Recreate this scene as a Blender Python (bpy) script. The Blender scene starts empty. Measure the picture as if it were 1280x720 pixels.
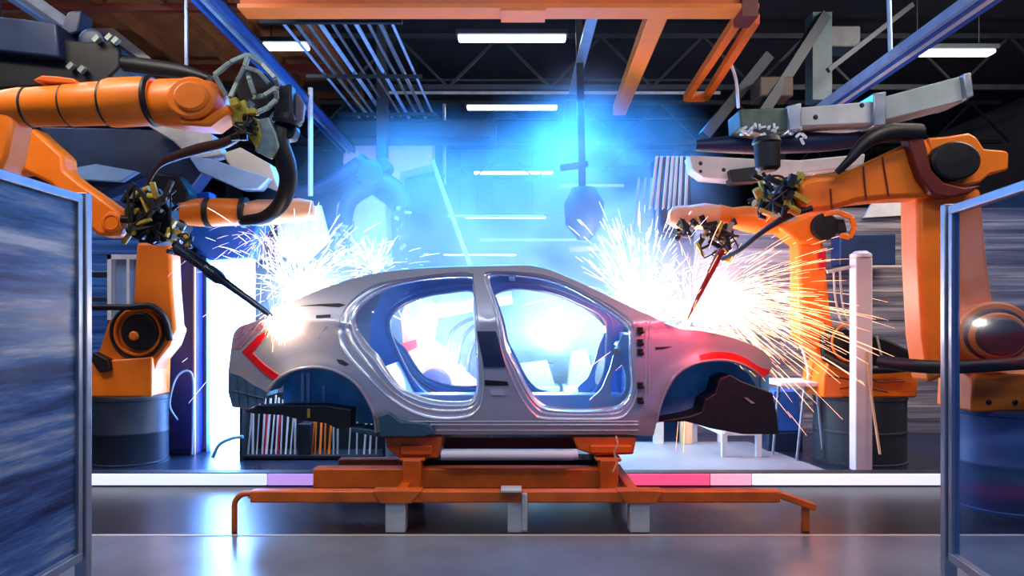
import bpy, bmesh, math, random
from mathutils import Vector, Matrix, noise
from mathutils.geometry import delaunay_2d_cdt
random.seed(7)
sc = bpy.context.scene
COL = sc.collection
F = 915.0; CH = 1.6
def W(px, py, Y):
    """point of the hall seen at that place of the photo, Y metres in front of the lens"""
    return Vector(((px-640)*Y/F, Y, CH-(py-400)*Y/F))
def hexl(h):
    h = h.lstrip('#'); v = [int(h[i:i+2],16)/255 for i in (0,2,4)]
    return tuple((c/12.92 if c <= .04045 else ((c+.055)/1.055)**2.4) for c in v)+(1,)

# ------------------------------------------------------------------ materials
MATS = {}
def mat(name, col, rough=.5, metal=0, emit=None, es=0, bump=0, bscale=30, var=0, vscale=4, coat=0, vstretch=(1,1,1)):
    m = bpy.data.materials.new(name); m.use_nodes = True
    nt = m.node_tree; b = nt.nodes['Principled BSDF']
    c = hexl(col) if isinstance(col, str) else col
    b.inputs['Base Color'].default_value = c
    b.inputs['Roughness'].default_value = rough
    b.inputs['Metallic'].default_value = metal
    if coat: b.inputs['Coat Weight'].default_value = coat; b.inputs['Coat Roughness'].default_value = .12
    if emit:
        b.inputs['Emission Color'].default_value = hexl(emit); b.inputs['Emission Strength'].default_value = es
    if var or bump:
        tc = nt.nodes.new('ShaderNodeTexCoord'); mp = nt.nodes.new('ShaderNodeMapping')
        mp.inputs['Scale'].default_value = vstretch
        nt.links.new(tc.outputs['Object'], mp.inputs[0])
    if var:
        n = nt.nodes.new('ShaderNodeTexNoise'); n.inputs['Scale'].default_value = vscale; n.inputs['Detail'].default_value = 6
        nt.links.new(mp.outputs[0], n.inputs['Vector'])
        r = nt.nodes.new('ShaderNodeValToRGB')
        r.color_ramp.elements[0].position = .3; r.color_ramp.elements[1].position = .7
        r.color_ramp.elements[0].color = tuple(x*(1-var) for x in c[:3])+(1,)
        r.color_ramp.elements[1].color = tuple(min(1,x*(1+var*.6)) for x in c[:3])+(1,)
        nt.links.new(n.outputs[0], r.inputs[0]); nt.links.new(r.outputs[0], b.inputs['Base Color'])
        mr = nt.nodes.new('ShaderNodeMapRange'); mr.inputs[3].default_value = max(.03, rough-.1); mr.inputs[4].default_value = min(1, rough+.12)
        nt.links.new(n.outputs[0], mr.inputs[0]); nt.links.new(mr.outputs[0], b.inputs['Roughness'])
    if bump:
        n2 = nt.nodes.new('ShaderNodeTexNoise'); n2.inputs['Scale'].default_value = bscale; n2.inputs['Detail'].default_value = 4
        nt.links.new(mp.outputs[0], n2.inputs['Vector'])
        bp = nt.nodes.new('ShaderNodeBump'); bp.inputs['Strength'].default_value = bump; bp.inputs['Distance'].default_value = .02
        nt.links.new(n2.outputs[0], bp.inputs['Height']); nt.links.new(bp.outputs[0], b.inputs['Normal'])
    MATS[name] = m
    return m
ORANGE = mat('robot_orange', '#f57a06', .45, var=.1, vscale=5, coat=.08)
DORANGE = mat('skid_orange', '#dc6210', .4, var=.25, vscale=6, bump=.1)
GANTRY = mat('gantry_orange', '#e8640c', .45, var=.2, vscale=3)
RUST = mat('dark_red_paint', '#6a1c10', .45, var=.2)
BLACK = mat('black_rubber', '#101216', .5, var=.3, vscale=20)
BLKMET = mat('black_metal', '#101217', .5, metal=.2, var=.3, vscale=12)
NAVY = mat('navy_paint', '#12284c', .45, var=.25)
DRUM = mat('drum_blue_grey', '#122238', .5, var=.2, vscale=3)
DRUMG = mat('drum_grey', '#2a3540', .55, var=.2, vscale=3)
YELLOW = mat('yellow_tooling', '#b8a030', .45, var=.35, vscale=30)
GREYM = mat('tool_grey', '#8f9c94', .45, metal=.3, var=.3, vscale=20)
STEEL = mat('bare_steel', '#b4bcc8', .3, metal=.85, var=.15, vscale=10)
DSTEEL = mat('dark_steel', '#2a323c', .5, metal=.4, var=.3, vscale=4)
ALU = mat('aluminium', '#a4acb6', .38, metal=.8, var=.12, vscale=8)
WHITE = mat('white_paint', '#dfe3ea', .45, var=.12, vscale=3)
OFFWH = mat('off_white_paint', '#c4c4c0', .55, var=.25, vscale=4)
CREAM = mat('cream_panel', '#d8cfbe', .6, var=.15, vscale=2)
BLUEP = mat('blue_paint', '#2a63c0', .4, var=.2)
LBLUE = mat('light_blue_paint', '#8fb4e0', .4, var=.2)
TEAL = mat('teal_primer', '#6cc4ec', .5, var=.25, vscale=6)
DTEAL = mat('dark_teal_primer', '#2c5468', .45, var=.2, vscale=6)
RED = mat('red_trim', '#d0101c', .35, coat=.4)
CARP = mat('car_body_silver', '#b2b4c0', .3, metal=.4, coat=.5)
CARF = mat('door_flange_silver', '#d4dce8', .22, metal=.5, var=.06, vscale=3, coat=.6)
CARIN = mat('car_inner_silver', '#8fb2d8', .35, metal=.4, var=.15, vscale=4)
PURPLE = mat('purple_cabinet_paint', '#34306e', .45, var=.2)
BROWN = mat('brown_roof_deck', '#8a4a1c', .7, var=.45, vscale=3)
CEIL = mat('ceiling_dark', '#2c3038', .8, var=.3, vscale=2)
TUBE = mat('tube_light', '#ffffff', .5, emit='#eaf6ff', es=5)
DAY = mat('daylight_window', '#ffffff', .5, emit='#d6eeff', es=5.5)
SPARKW = mat('spark_white', '#ffffff', .5, emit='#e4ecff', es=4)
SPARKO = mat('spark_orange', '#ffffff', .5, emit='#ffa468', es=4)
ARC = mat('arc_white', '#ffffff', .5, emit='#fff4e0', es=200)
TAN = mat('tan_timber', '#d9b48a', .6, var=.25, vscale=6, vstretch=(6,6,.6))

# ------------------------------------------------------------------ mesh helpers
class MB:
    def __init__(s): s.bm = bmesh.new()
    def box(s, x0,x1,y0,y1,z0,z1):
        v = [s.bm.verts.new((x,y,z)) for x in (x0,x1) for y in (y0,y1) for z in (z0,z1)]
        for f in ((0,1,3,2),(4,6,7,5),(0,4,5,1),(2,3,7,6),(0,2,6,4),(1,5,7,3)): s.bm.faces.new([v[i] for i in f])
        return s
    def bpx(s, a,b,c,d,Y,t):                 # box front face spans photo rectangle a,b..c,d at depth Y, t deep
        p = W(a,b,Y); q = W(c,d,Y)
        return s.box(min(p.x,q.x),max(p.x,q.x),Y,Y+t,min(p.z,q.z),max(p.z,q.z))
    def prism(s, pts, Y, t):
        P = [W(x,y,Y) for x,y in pts]
        a = [s.bm.verts.new(p) for p in P]; b = [s.bm.verts.new(p+Vector((0,t,0))) for p in P]
        n = len(P)
        s.bm.faces.new(a); s.bm.faces.new(list(reversed(b)))
        for i in range(n): s.bm.faces.new((a[i],b[i],b[(i+1)%n],a[(i+1)%n]))
        return s
    def obox(s, p, q, w, h, up=(0,0,1)):     # box bar from p to q
        p, q = Vector(p), Vector(q); d = (q-p).normalized(); up = Vector(up)
        if abs(d.dot(up)) > .97: up = Vector((1,0,0))
        sx = d.cross(up).normalized(); uz = sx.cross(d)
        v = [s.bm.verts.new(e+sx*i*w/2+uz*j*h/2) for e in (p,q) for i,j in ((-1,-1),(1,-1),(1,1),(-1,1))]
        s.bm.faces.new(v[0:4]); s.bm.faces.new(v[4:8][::-1])
        for i in range(4): s.bm.faces.new((v[i],v[4+i],v[4+(i+1)%4],v[(i+1)%4]))
        return s
    def tube(s, pts, r, n=10, smooth=0, closed=False):
        P = [Vector(p) for p in pts]
        R = r if isinstance(r,(list,tuple)) else [r]*len(P)
        if smooth: P, R = catmull(P, R, smooth, closed)
        m = len(P); prev = None; rings = []
        for i in range(m):
            if closed: d = P[(i+1)%m]-P[i-1]
            else: d = P[min(i+1,m-1)]-P[max(i-1,0)]
            d = d.normalized() if d.length > 1e-9 else Vector((0,0,1))
            if prev is None:
                u = d.orthogonal().normalized()
            else:
                u = prev-d*prev.dot(d); u = u.normalized() if u.length > 1e-6 else d.orthogonal().normalized()
            prev = u; w = d.cross(u)
            rings.append([s.bm.verts.new(P[i]+(u*math.cos(2*math.pi*k/n)+w*math.sin(2*math.pi*k/n))*R[i]) for k in range(n)])
        for i in range(m if closed else m-1):
            a, b = rings[i], rings[(i+1)%m]
            for k in range(n): s.bm.faces.new((a[k],a[(k+1)%n],b[(k+1)%n],b[k]))
        if not closed:
            s.bm.faces.new(rings[0][::-1]); s.bm.faces.new(rings[-1])
        return s
    def lathe(s, p, q, prof, n=32):          # profile [(t 0..1, radius m)] along p->q
        p, q = Vector(p), Vector(q); d = (q-p); L = d.normalized(); u = L.orthogonal().normalized(); w = L.cross(u)
        rings = [[s.bm.verts.new(p+d*t+(u*math.cos(2*math.pi*k/n)+w*math.sin(2*math.pi*k/n))*max(r,1e-4)) for k in range(n)] for t,r in prof]
        for a,b in zip(rings, rings[1:]):
            for k in range(n): s.bm.faces.new((a[k],a[(k+1)%n],b[(k+1)%n],b[k]))
        s.bm.faces.new(rings[0][::-1]); s.bm.faces.new(rings[-1])
        return s
    def disc(s, px, py, Y, rpx, t, n=36, ry=1, dome=.15):   # round cap facing the camera, edge rounded
        c = W(px,py,Y); r = rpx*Y/F; e = min(.02, r*.3)
        n0 = len(s.bm.verts)
        s.lathe(c, c+Vector((0,t,0)), [(0,r*.55),(.02,r-e),(e/t if t>e*2 else .2,r),(1,r)], n)
        if ry != 1:
            s.bm.verts.ensure_lookup_table()
            for v in s.bm.verts[n0:]: v.co.z = c.z+(v.co.z-c.z)*ry
        return s
    def ring(s, px, py, Y, rpx, w, n=40):
        c = W(px,py,Y); r = rpx*Y/F
        return s.tube([c+Vector((math.cos(a)*r,0,math.sin(a)*r)) for a in [2*math.pi*i/n for i in range(n)]], w, 8, closed=True)
def catmull(P, R, k, closed=False):
    out, ro = [], []; n = len(P)
    for i in range(n if closed else n-1):
        g = (lambda j: j%n) if closed else (lambda j: max(0,min(n-1,j)))
        p0,p1,p2,p3 = P[g(i-1)],P[g(i)],P[g(i+1)],P[g(i+2)]
        for j in range(k):
            t = j/k
            out.append(.5*((2*p1)+(p2-p0)*t+(2*p0-5*p1+4*p2-p3)*t*t+(3*p1-p0-3*p2+p3)*t**3)); ro.append(R[g(i)]*(1-t)+R[g(i+1)]*t)
    if not closed: out.append(P[-1]); ro.append(R[-1])
    return out, ro
def curve2(pts, k, closed=False):
    P,_ = catmull([Vector((a,b)) for a,b in pts],[0]*len(pts),k,closed)
    return [(p.x,p.y) for p in P]

def tag(o, label=None, cat=None, group=None, kind=None):
    if label: o['label'] = label
    if cat: o['category'] = cat
    if group: o['group'] = group
    if kind: o['kind'] = kind
    return o
def thing(name, label, cat, loc, group=None):
    o = bpy.data.objects.new(name, None); COL.objects.link(o); o.location = loc; o.empty_display_size = .1
    return tag(o, label, cat, group)
def obj(name, b, m, parent=None, label=None, cat=None, group=None, kind=None, bevel=0, angle=35, smooth=True):
    bm = b.bm if isinstance(b, MB) else b
    bmesh.ops.recalc_face_normals(bm, faces=bm.faces)
    xs = [v.co for v in bm.verts]
    lo = Vector([min(c[i] for c in xs) for i in range(3)]); hi = Vector([max(c[i] for c in xs) for i in range(3)])
    c = Vector(((lo.x+hi.x)/2,(lo.y+hi.y)/2,lo.z))
    for v in bm.verts: v.co -= c
    me = bpy.data.meshes.new(name); bm.to_mesh(me); bm.free()
    if smooth:
        for p in me.polygons: p.use_smooth = True
        me.set_sharp_from_angle(angle=math.radians(angle))
    me.materials.append(m)
    o = bpy.data.objects.new(name, me); COL.objects.link(o)
    o.location = c
    if parent:
        o.parent = parent; q = parent; t = Vector((0,0,0))
        while q: t += q.location; q = q.parent
        o.location = c-t
    if bevel:
        md = o.modifiers.new('bevel','BEVEL'); md.width = bevel; md.segments = 2; md.limit_method = 'ANGLE'; md.angle_limit = math.radians(40)
    return tag(o, label, cat, group, kind)
def struct(name, b, m, **k): return obj(name, b, m, kind='structure', **k)
def copy_tree(o, parent=None):
    c = o.copy(); COL.objects.link(c); c.parent = parent
    for ch in [x for x in o.children]: copy_tree(ch, c)
    return c

# ------------------------------------------------------------------ camera
cam = bpy.data.cameras.new('camera'); co = bpy.data.objects.new('camera', cam); COL.objects.link(co)
co.location = (0,0,CH); co.rotation_euler = (math.pi/2,0,0)
cam.sensor_width = 36; cam.lens = 36*F/1280; cam.shift_y = 40/1280; cam.clip_end = 200
sc.camera = co

# ------------------------------------------------------------------ room shell
def floor_mat(name, c, rough, stretch=(1,1,1), var=.25, joints=0):
    m = mat(name, c, rough, var=var, vscale=1.2, bump=.03, bscale=40, vstretch=stretch)
    return m
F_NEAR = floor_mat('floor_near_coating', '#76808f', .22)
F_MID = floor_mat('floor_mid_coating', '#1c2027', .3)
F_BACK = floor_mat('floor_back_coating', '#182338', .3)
F_AISLE = floor_mat('floor_aisle_coating', '#8a9298', .4)
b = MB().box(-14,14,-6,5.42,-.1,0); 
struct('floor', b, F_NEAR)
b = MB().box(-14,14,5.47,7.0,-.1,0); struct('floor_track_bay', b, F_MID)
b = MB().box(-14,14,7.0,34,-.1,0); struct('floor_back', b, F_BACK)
b = MB().box(-14,14,5.42,5.455,-.1,.004); struct('trim_1', b, mat('pale_joint_strip','#c9c2b4',.4))
b = MB().box(-14,14,5.455,5.47,-.1,.002); struct('trim_2', b, BLACK)
b = MB(); 
v=[b.bm.verts.new(p) for p in [(1.05,7.35,.004),(3.4,7.35,.004),(3.1,9.6,.004),(1.4,9.6,.004)]]; b.bm.faces.new(v)
struct('floor_aisle', b, F_AISLE)
# low kerb behind the skid, its glow added to imitate a light streak
lb = thing('glow_kerb','long low kerb on the floor behind the skid with added white, pink and violet glow','kerb',(0,7.1,0))
obj('kerb_body', MB().box(-9,9,7.05,7.2,0,.128), DSTEEL, lb, bevel=.008)
def kerb_glow(x0,x1,c,e): obj('diffuser', MB().box(x0,x1,7.03,7.052,.012,.12), mat('kerb_glow_'+c[1:],c,.3,emit=c,es=e), lb, bevel=.004)
kerb_glow(-9,-2.36,'#e4ecff',.75); kerb_glow(-2.35,-1.9,'#c9a0f0',.7); kerb_glow(-1.89,1.0,'#603040',.1); kerb_glow(1.01,1.9,'#ff5c90',.75); kerb_glow(1.91,2.3,'#ffb0cc',.75); kerb_glow(2.31,9,'#eef0ff',.75)
b = MB().box(-14,14,-6,34,6.4,6.6); struct('ceiling', b, CEIL)
b = MB().box(-14,14,33,33.2,0,6.4); struct('wall_back', b, mat('back_wall_panel','#2c3846',.8,var=.5,vscale=.7,vstretch=(.5,1,2)))
b = MB().box(-11.2,-11,-6,33,0,6.4); struct('wall_left', b, mat('left_wall_panel','#3b4c66',.7,var=.3,vscale=1))
b = MB().box(11,11.2,-6,33,0,6.4); struct('wall_right', b, mat('right_wall_panel','#5a5458',.7,var=.3,vscale=1))

# clad partitions behind the robots on both sides, colour streaks imitate motion blur
def streak(name, cols, pos, sz=9, sx=.25):
    m = bpy.data.materials.new(name); m.use_nodes = True; nt = m.node_tree; bs = nt.nodes['Principled BSDF']
    tc = nt.nodes.new('ShaderNodeTexCoord'); mp = nt.nodes.new('ShaderNodeMapping'); mp.inputs['Scale'].default_value = (sx,sx,sz)
    n = nt.nodes.new('ShaderNodeTexNoise'); n.inputs['Scale'].default_value = 1; n.inputs['Detail'].default_value = 5; n.inputs['Roughness'].default_value = .65
    r = nt.nodes.new('ShaderNodeValToRGB'); e = r.color_ramp.elements
    while len(e) < len(cols): e.new(.5)
    for k,(c,p) in enumerate(zip(cols,pos)): e[k].position = p; e[k].color = hexl(c)
    nt.links.new(tc.outputs['Object'], mp.inputs[0]); nt.links.new(mp.outputs[0], n.inputs['Vector'])
    nt.links.new(n.outputs[0], r.inputs[0]); nt.links.new(r.outputs[0], bs.inputs['Base Color']); bs.inputs['Roughness'].default_value = .55
    return m
ST_R = streak('blur_streak_cladding', ['#1c2028','#4a4450','#6e6a74','#a89a94','#e6dcd0'], [.28,.42,.52,.62,.74])
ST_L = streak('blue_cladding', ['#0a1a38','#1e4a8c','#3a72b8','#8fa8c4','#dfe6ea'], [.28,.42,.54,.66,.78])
def cladding(name, x0,x1,Y,z0,z1,n,m):
    b = MB(); h = (z1-z0)/n
    for i in range(n):
        zz = z0+i*h
        b.box(x0,x1,Y,Y+.05+(.02 if i%2 else 0),zz,zz+h*.96)
    return struct(name, b, m)
cladding('wall_partition_right', 2.6, 9.5, 10.4, 0, 3.2, 16, ST_R)
cladding('wall_partition_left', -9.5, -4.6, 9.8, 0, 3.3, 16, ST_L)

# ------------------------------------------------------------------ car body
TOP = [(292,416),(300,408),(318,402),(335,396),(342,385),(362,377),(390,366),(420,355),(450,346),(480,340),(520,336),(560,334),(600,333),(640,332),(662,332),
       (685,337),(708,346),(735,358),(762,371),(790,384),(820,398),(847,411),(870,413),(890,416),(915,422),(940,431),(957,441),(965,453),(962,465),(952,471)]
FARCH = [(952,471),(937,460),(920,453),(900,450),(877,452),(860,458),(847,467),(837,480),(829,497),(824,512),(821,528)]
RARCH = [(470,540),(469,528),(466,514),(459,500),(450,486),(439,475),(424,466),(410,461),(392,459),(370,462),(352,470),(341,480),(334,490)]
OUT = TOP + FARCH[1:] + [(817,545),(809,545),(780,543),(700,543),(620,543),(560,543),(500,543),(484,541)] + RARCH + [(330,503),(310,511),(290,509),(285,490),(285,465),(288,440),(290,426)]
RO = [(588,340),(560,341),(528,345),(492,350),(470,355),(449,367),(433,382),(425,398),(422,414),(426,432),(438,450),(458,470),(478,490),(498,506),(521,518),(550,524),(582,522),(597,513),(603,498),(604,470),(598,401),(592,350)]
RI = [(588,347),(560,347),(528,350),(500,355),(478,362),(458,374),(444,388),(440,401),(444,416),(455,434),(466,446),(480,466),(497,486),(512,495),(530,502),(552,506),(580,506),(592,501),(597,488),(598,466),(594,401),(591,355)]
FO = [(607,340),(636,339),(672,342),(701,349),(726,360),(762,380),(788,399),(793,414),(795,448),(797,484),(795,499),(786,515),(771,524),(726,525),(681,524),(667,518),(652,499),(638,470),(627,441),(622,410),(613,374),(605,351)]
FI = [(613,345),(636,344),(672,348),(698,355),(722,366),(756,386),(781,405),(787,416),(788,448),(790,480),(787,495),(778,507),(765,512),(726,514),(690,512),(675,507),(660,490),(645,460),(633,435),(627,405),(618,374),(611,353)]
# fore and aft: nose and tail round inwards, the cabin leans inwards above the waist
def inset(px, py):
    d = 0
    if py < 408: d += .30*((408-py)/75)**1.15
    if px > 800 and py < 430: d = min(d, .02+.10*max(0,(408-py)/20))*1
    if py > 505: d += .05*((py-505)/40)**2
    d += .018*math.cos(max(-1,min(1,(py-455)/60))*math.pi)*-1+.018
    if px > 850: d += .42*((px-850)/115)**2.2
    if px < 360: d += .26*((360-px)/75)**2
    for cx,cy,R in ((397,532,74),(893,530,79)):
        r = math.hypot(px-cx,py-cy)
        if py < 520: d -= .03*math.exp(-((r-R)/9)**2)
    # waist crease running along the shoulder
    yc = 404+ (px-640)*.004 + (0 if px < 840 else (px-840)*.14)
    d += .014*math.exp(-((py-yc-6)/4)**2) - .010*math.exp(-((py-yc)/4)**2)
    return d
YN = 6.0; YC = 6.9
def carp(px, py, off=0): return W(px, py, YN+inset(px,py)+off)
def mirror_y(v): return Vector((v.x, 2*YC-v.y, v.z))
def pip(x, y, poly):
    c = False; j = len(poly)-1
    for i in range(len(poly)):
        xi,yi = poly[i]; xj,yj = poly[j]
        if (yi > y) != (yj > y) and x < (xj-xi)*(y-yi)/(yj-yi)+xi: c = not c
        j = i
    return c
def dist_poly(x, y, poly):
    best = 1e9
    for i in range(len(poly)):
        ax,ay = poly[i-1]; bx,by = poly[i]; dx,dy = bx-ax,by-ay; L = dx*dx+dy*dy or 1e-9
        t = max(0,min(1,((x-ax)*dx+(y-ay)*dy)/L)); best = min(best, math.hypot(x-ax-dx*t,y-ay-dy*t))
    return best
def sheet(outer, holes=(), step=7, off=0, far=False, thick=.02, fn=None):
    """pressed sheet following the body side, cut to an outline with holes"""
    fn = fn or carp
    loops = [outer]+list(holes); vs = []; es = []
    for lp in loops:
        n0 = len(vs); vs += [Vector(p) for p in lp]; es += [(n0+i, n0+(i+1)%len(lp)) for i in range(len(lp))]
    xs = [p[0] for p in outer]; ys = [p[1] for p in outer]
    x = min(xs)+step/2; row = 0
    while x < max(xs):
        y = min(ys)+step/2+(step/2 if row%2 else 0)
        while y < max(ys):
            if pip(x,y,outer) and not any(pip(x,y,h) for h in holes) and min(dist_poly(x,y,l) for l in loops) > step*.4:
                vs.append(Vector((x,y)))
            y += step
        x += step; row += 1
    r = delaunay_2d_cdt(vs, es, [], 0, 1e-4)
    bm = bmesh.new(); V = []
    for p in r[0]:
        q = fn(p.x,p.y,off)
        V.append(bm.verts.new(mirror_y(q) if far else q))
    for f in r[2]:
        cx = sum(r[0][i].x for i in f)/len(f); cy = sum(r[0][i].y for i in f)/len(f)
        if pip(cx,cy,outer) and not any(pip(cx,cy,h) for h in holes):
            try: bm.faces.new([V[i] for i in f])
            except ValueError: pass
    bmesh.ops.delete(bm, geom=[v for v in bm.verts if not v.link_faces], context='VERTS')
    bmesh.ops.recalc_face_normals(bm, faces=bm.faces)
    # consistent outward normal then give it thickness inwards
    s = sum(f.normal.y*f.calc_area() for f in bm.faces)
    if (s > 0) != far: bmesh.ops.reverse_faces(bm, faces=bm.faces)
    geo = bmesh.ops.extrude_face_region(bm, geom=list(bm.faces))
    for e in geo['geom']:
        if isinstance(e, bmesh.types.BMVert): e.co.y += thick*(-1 if far else 1)
    return bm
outer = curve2(TOP,3)[:-1]+curve2(FARCH,3)[:-1]+[(821,528),(817,545),(809,545),(780,543),(700,543),(620,543),(560,543),(500,543),(484,541)]+curve2(RARCH,3)+[(330,503),(310,511),(290,509),(285,490),(285,465),(288,440),(290,426)]
ro, ri, fo, fi = [curve2(l,5,True) for l in (RO,RI,FO,FI)]
car = thing('sedan_shell', 'bare silver sedan body shell with open door apertures carried on the orange skid', 'car body', (0,YC,W(0,545,6).z))
near = obj('side_panel', sheet(outer,(ro,fo)), CARP, car, angle=50)
obj('side_panel', sheet(outer,(ro,fo),far=True), CARP, car, angle=50)
def flange(o, i, far=False):
    b = MB(); prof = [(0,-.004),(.06,.012),(.22,.018),(.42,.02),(.48,.012),(.56,.012),(.62,.026),(.82,.030),(.88,.022),(.95,.024),(1,.04),(1.0,.10),(1.12,.13),(1.3,.14)]
    rings = []
    n = len(o)
    for t,d in prof:
        rg = []
        for k in range(n):
            x = o[k][0]*(1-t)+i[k][0]*t; y = o[k][1]*(1-t)+i[k][1]*t
            q = carp(o[k][0],o[k][1]); q2 = W(x,y,q.y+d); q2.y = q.y+d
            rg.append(b.bm.verts.new(mirror_y(q2) if far else q2))
        rings.append(rg)
    for a,c in zip(rings,rings[1:]):
        for k in range(n): b.bm.faces.new((a[k],a[(k+1)%n],c[(k+1)%n],c[k]))
    return b
for far in (False,True):
    obj('door_flange', flange(ro,ri,far), CARF, car, angle=60)
    obj('door_flange', flange(fo,fi,far), CARF, car, angle=60)
# lofted top panels between the two sides
def top_panel(name, pts, crown, m, k=4, thick=.02, inner=0):
    P = curve2(pts,k); b = MB(); nu = 14; rows = []
    for px,py in P:
        a = carp(px,py); c = mirror_y(a); row = []
        for u in range(nu+1):
            t = u/nu; p = a.lerp(c,t); p.z += crown*math.sin(math.pi*t)**.8-.004; row.append(b.bm.verts.new(p))
        rows.append(row)
    for r1,r2 in zip(rows,rows[1:]):
        for u in range(nu): b.bm.faces.new((r1[u],r1[u+1],r2[u+1],r2[u]))
    bmesh.ops.recalc_face_normals(b.bm, faces=b.bm.faces)
    g = bmesh.ops.extrude_face_region(b.bm, geom=list(b.bm.faces))
    for e in g['geom']:
        if isinstance(e, bmesh.types.BMVert): e.co.z -= thick
    return obj(name, b, m, car, angle=50)
top_panel('roof_panel', [(470,342),(520,336),(560,334),(600,333),(662,332),(690,338.5)], .05, CARP)
top_panel('bonnet', [(850,411.3),(870,413),(890,416),(915,422),(940,431),(957,441)], .05, CARP)
top_panel('boot_lid', [(292,416),(300,408),(318,402),(333,396.7)], .03, CARP)
top_panel('windscreen_cowl', [(820,398),(847,411)], .02, CARP)
# rear closing panel and front cross member
b = MB().bpx(298,420,304,505,6.42,.96); obj('tail_panel', b, TEAL, car, bevel=.01)
b = MB().bpx(950,455,962,490,6.5,.8); obj('front_crossmember', b, TEAL, car, bevel=.01)
# interior: floor pan with tunnel, sills, bulkheads, seat crossmembers, dash beam
fx0, fx1 = W(475,0,6).x, W(812,0,6).x
z0 = W(0,536,6).z
b = MB().box(fx0,fx1,6.12,7.68,z0,z0+.03); b.box(fx0,fx1,6.78,7.02,z0+.03,z0+.2)
for x in (-.55,.2): b.box(x,x+.12,6.15,7.65,z0+.03,z0+.11)
obj('floor_pan', b, CARIN, car, bevel=.01)
b = MB().prism([(800,418),(812,418),(816,540),(804,540)],6.16,1.44); obj('bulkhead', b, CARIN, car)
b = MB().prism([(462,470),(470,462),(505,530),(495,540)],6.16,1.44); obj('seat_bulkhead', b, CARIN, car)
b = MB().tube([W(770,440,6.15),W(775,432,6.5),W(772,430,6.9),W(775,432,7.3),W(770,440,7.65)],.03,10,smooth=4); obj('dash_beam', b, STEEL, car)
for px in (498,640):
    b = MB()
    a = carp(px, 341 if px<600 else 338.5)
    pts=[]
    for u in range(11):
        t=u/10; p=a.lerp(mirror_y(a),t); p.z += .05*math.sin(math.pi*t)**.8-.045; pts.append(p)
    for p,q in zip(pts,pts[1:]): b.obox(p,q,.06,.02)
    obj('roof_bow', b, CARIN, car)
# inner A pillar and quarter reinforcement visible through the openings
for far in (False,True):
    def fn(x,y,off): 
        return W(x,y,6.30)
    q = sheet([(737,500),(752,486),(762,462),(768,440),(778,418),(787,418),(790,500),(780,512),(740,512)],(curve2([(766,468),(776,455),(782,470),(779,492),(764,494)],3,True),),step=9,far=far,thick=.015,fn=fn)
    obj('hinge_pillar', q, CARIN, car)
    q = sheet([(436,420),(446,420),(470,452),(496,490),(516,508),(480,512),(452,480),(438,450)],(curve2([(447,436),(455,436),(463,450),(456,456),(449,447)],3,True),),step=9,far=far,thick=.015,fn=fn)
    obj('quarter_reinforcement', q, CARIN, car)
# inner roof rail and pillar frame of the far side, seen through the near openings
HR = curve2([(590,364),(560,366),(530,371),(505,381),(491,393),(487,405),(490,421),(497,438),(505,455),(515,472),(526,486),(542,496),(564,500),(591,500),(597,490),(600,460),(596,420),(592,385)],4,True)
HF = curve2([(616,374),(625,365),(650,361),(690,367),(722,380),(755,399),(758,430),(756,460),(749,480),(735,496),(712,502),(680,503),(664,500),(652,482),(640,450),(630,420),(620,392)],4,True)
YI = 7.42
def fni(x,y,off): return W(x,y,YI+.12*math.exp(-((y-345)/12)**2)*0)
obj('inner_side_frame', sheet([(472,470),(462,430),(464,398),(478,366),(508,350),(560,345),(600,344),(660,345),(700,353),(740,372),(775,396),(783,420),(783,512),(700,516),(520,516)],(HR,HF),step=9,thick=.03,fn=fni), mat('car_inner_blue_silver','#7aa6dc',.3,metal=.5,var=.15,vscale=3), car, 'blue silver inner side frame')
for hp in (HR,HF):
    obj('aperture_rim', MB().tube([W(x,y,YI-.012) for x,y in hp],.011,8,closed=True), CARF, car)
    cx=sum(p[0] for p in hp)/len(hp); cy=sum(p[1] for p in hp)/len(hp)
    obj('aperture_rim', MB().tube([W(cx+(x-cx)*1.10,cy+(y-cy)*1.10,YI-.008) for x,y in hp],.006,8,closed=True), CARIN, car)
# wheel housings
for far in (False,True):
    for arch, plate in ((RARCH, [(334,512),(334,488),(341,478),(352,469),(370,461),(392,458),(412,461),(426,467),(441,476),(452,487),(461,501),(470,520),(471,540),(440,538)]),
                        (FARCH, [(821,529),(824,511),(830,496),(838,479),(848,466),(861,457),(878,451),(900,449),(922,452),(940,460),(955,470),(966,486),(966,500),(900,528)])):
        b = MB(); C = curve2(arch,3); rows=[]
        for px,py in C:
            a = carp(px,py,.02); c = Vector((a.x,6.42,a.z)); rows.append([a,a.lerp(c,.5),c])
        V=[[b.bm.verts.new(mirror_y(p) if far else p) for p in r] for r in rows]
        for r1,r2 in zip(V,V[1:]):
            for u in range(2): b.bm.faces.new((r1[u],r1[u+1],r2[u+1],r2[u]))
        pl = [Vector(((x-640)/152.5, 6.42, 1.6-(y-400)/152.5)) for x,y in plate]
        A=[b.bm.verts.new(mirror_y(p) if far else p) for p in pl]
        b.bm.faces.new(A)
        g=[b.bm.verts.new((v.co.x,v.co.y+(-.02 if far else .02),v.co.z)) for v in A]; b.bm.faces.new(g[::-1])
        for k in range(len(A)): b.bm.faces.new((A[k],g[k],g[(k+1)%len(A)],A[(k+1)%len(A)]))
        obj('wheel_housing', b, TEAL, car)
b = MB().prism([(305,514),(320,508),(352,507),(406,507),(439,512),(438,535),(421,536),(406,529),(379,526),(352,519),(316,517)],6.1,.2)
obj('rear_underbody_rail', b, BLACK, car, 'black rear underbody rail', bevel=.008)
b = MB().bpx(384,511,387.5,522,6.09,.012); obj('rail_marking', b, YELLOW, car, 'small yellow stripe on the black rail')
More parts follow.
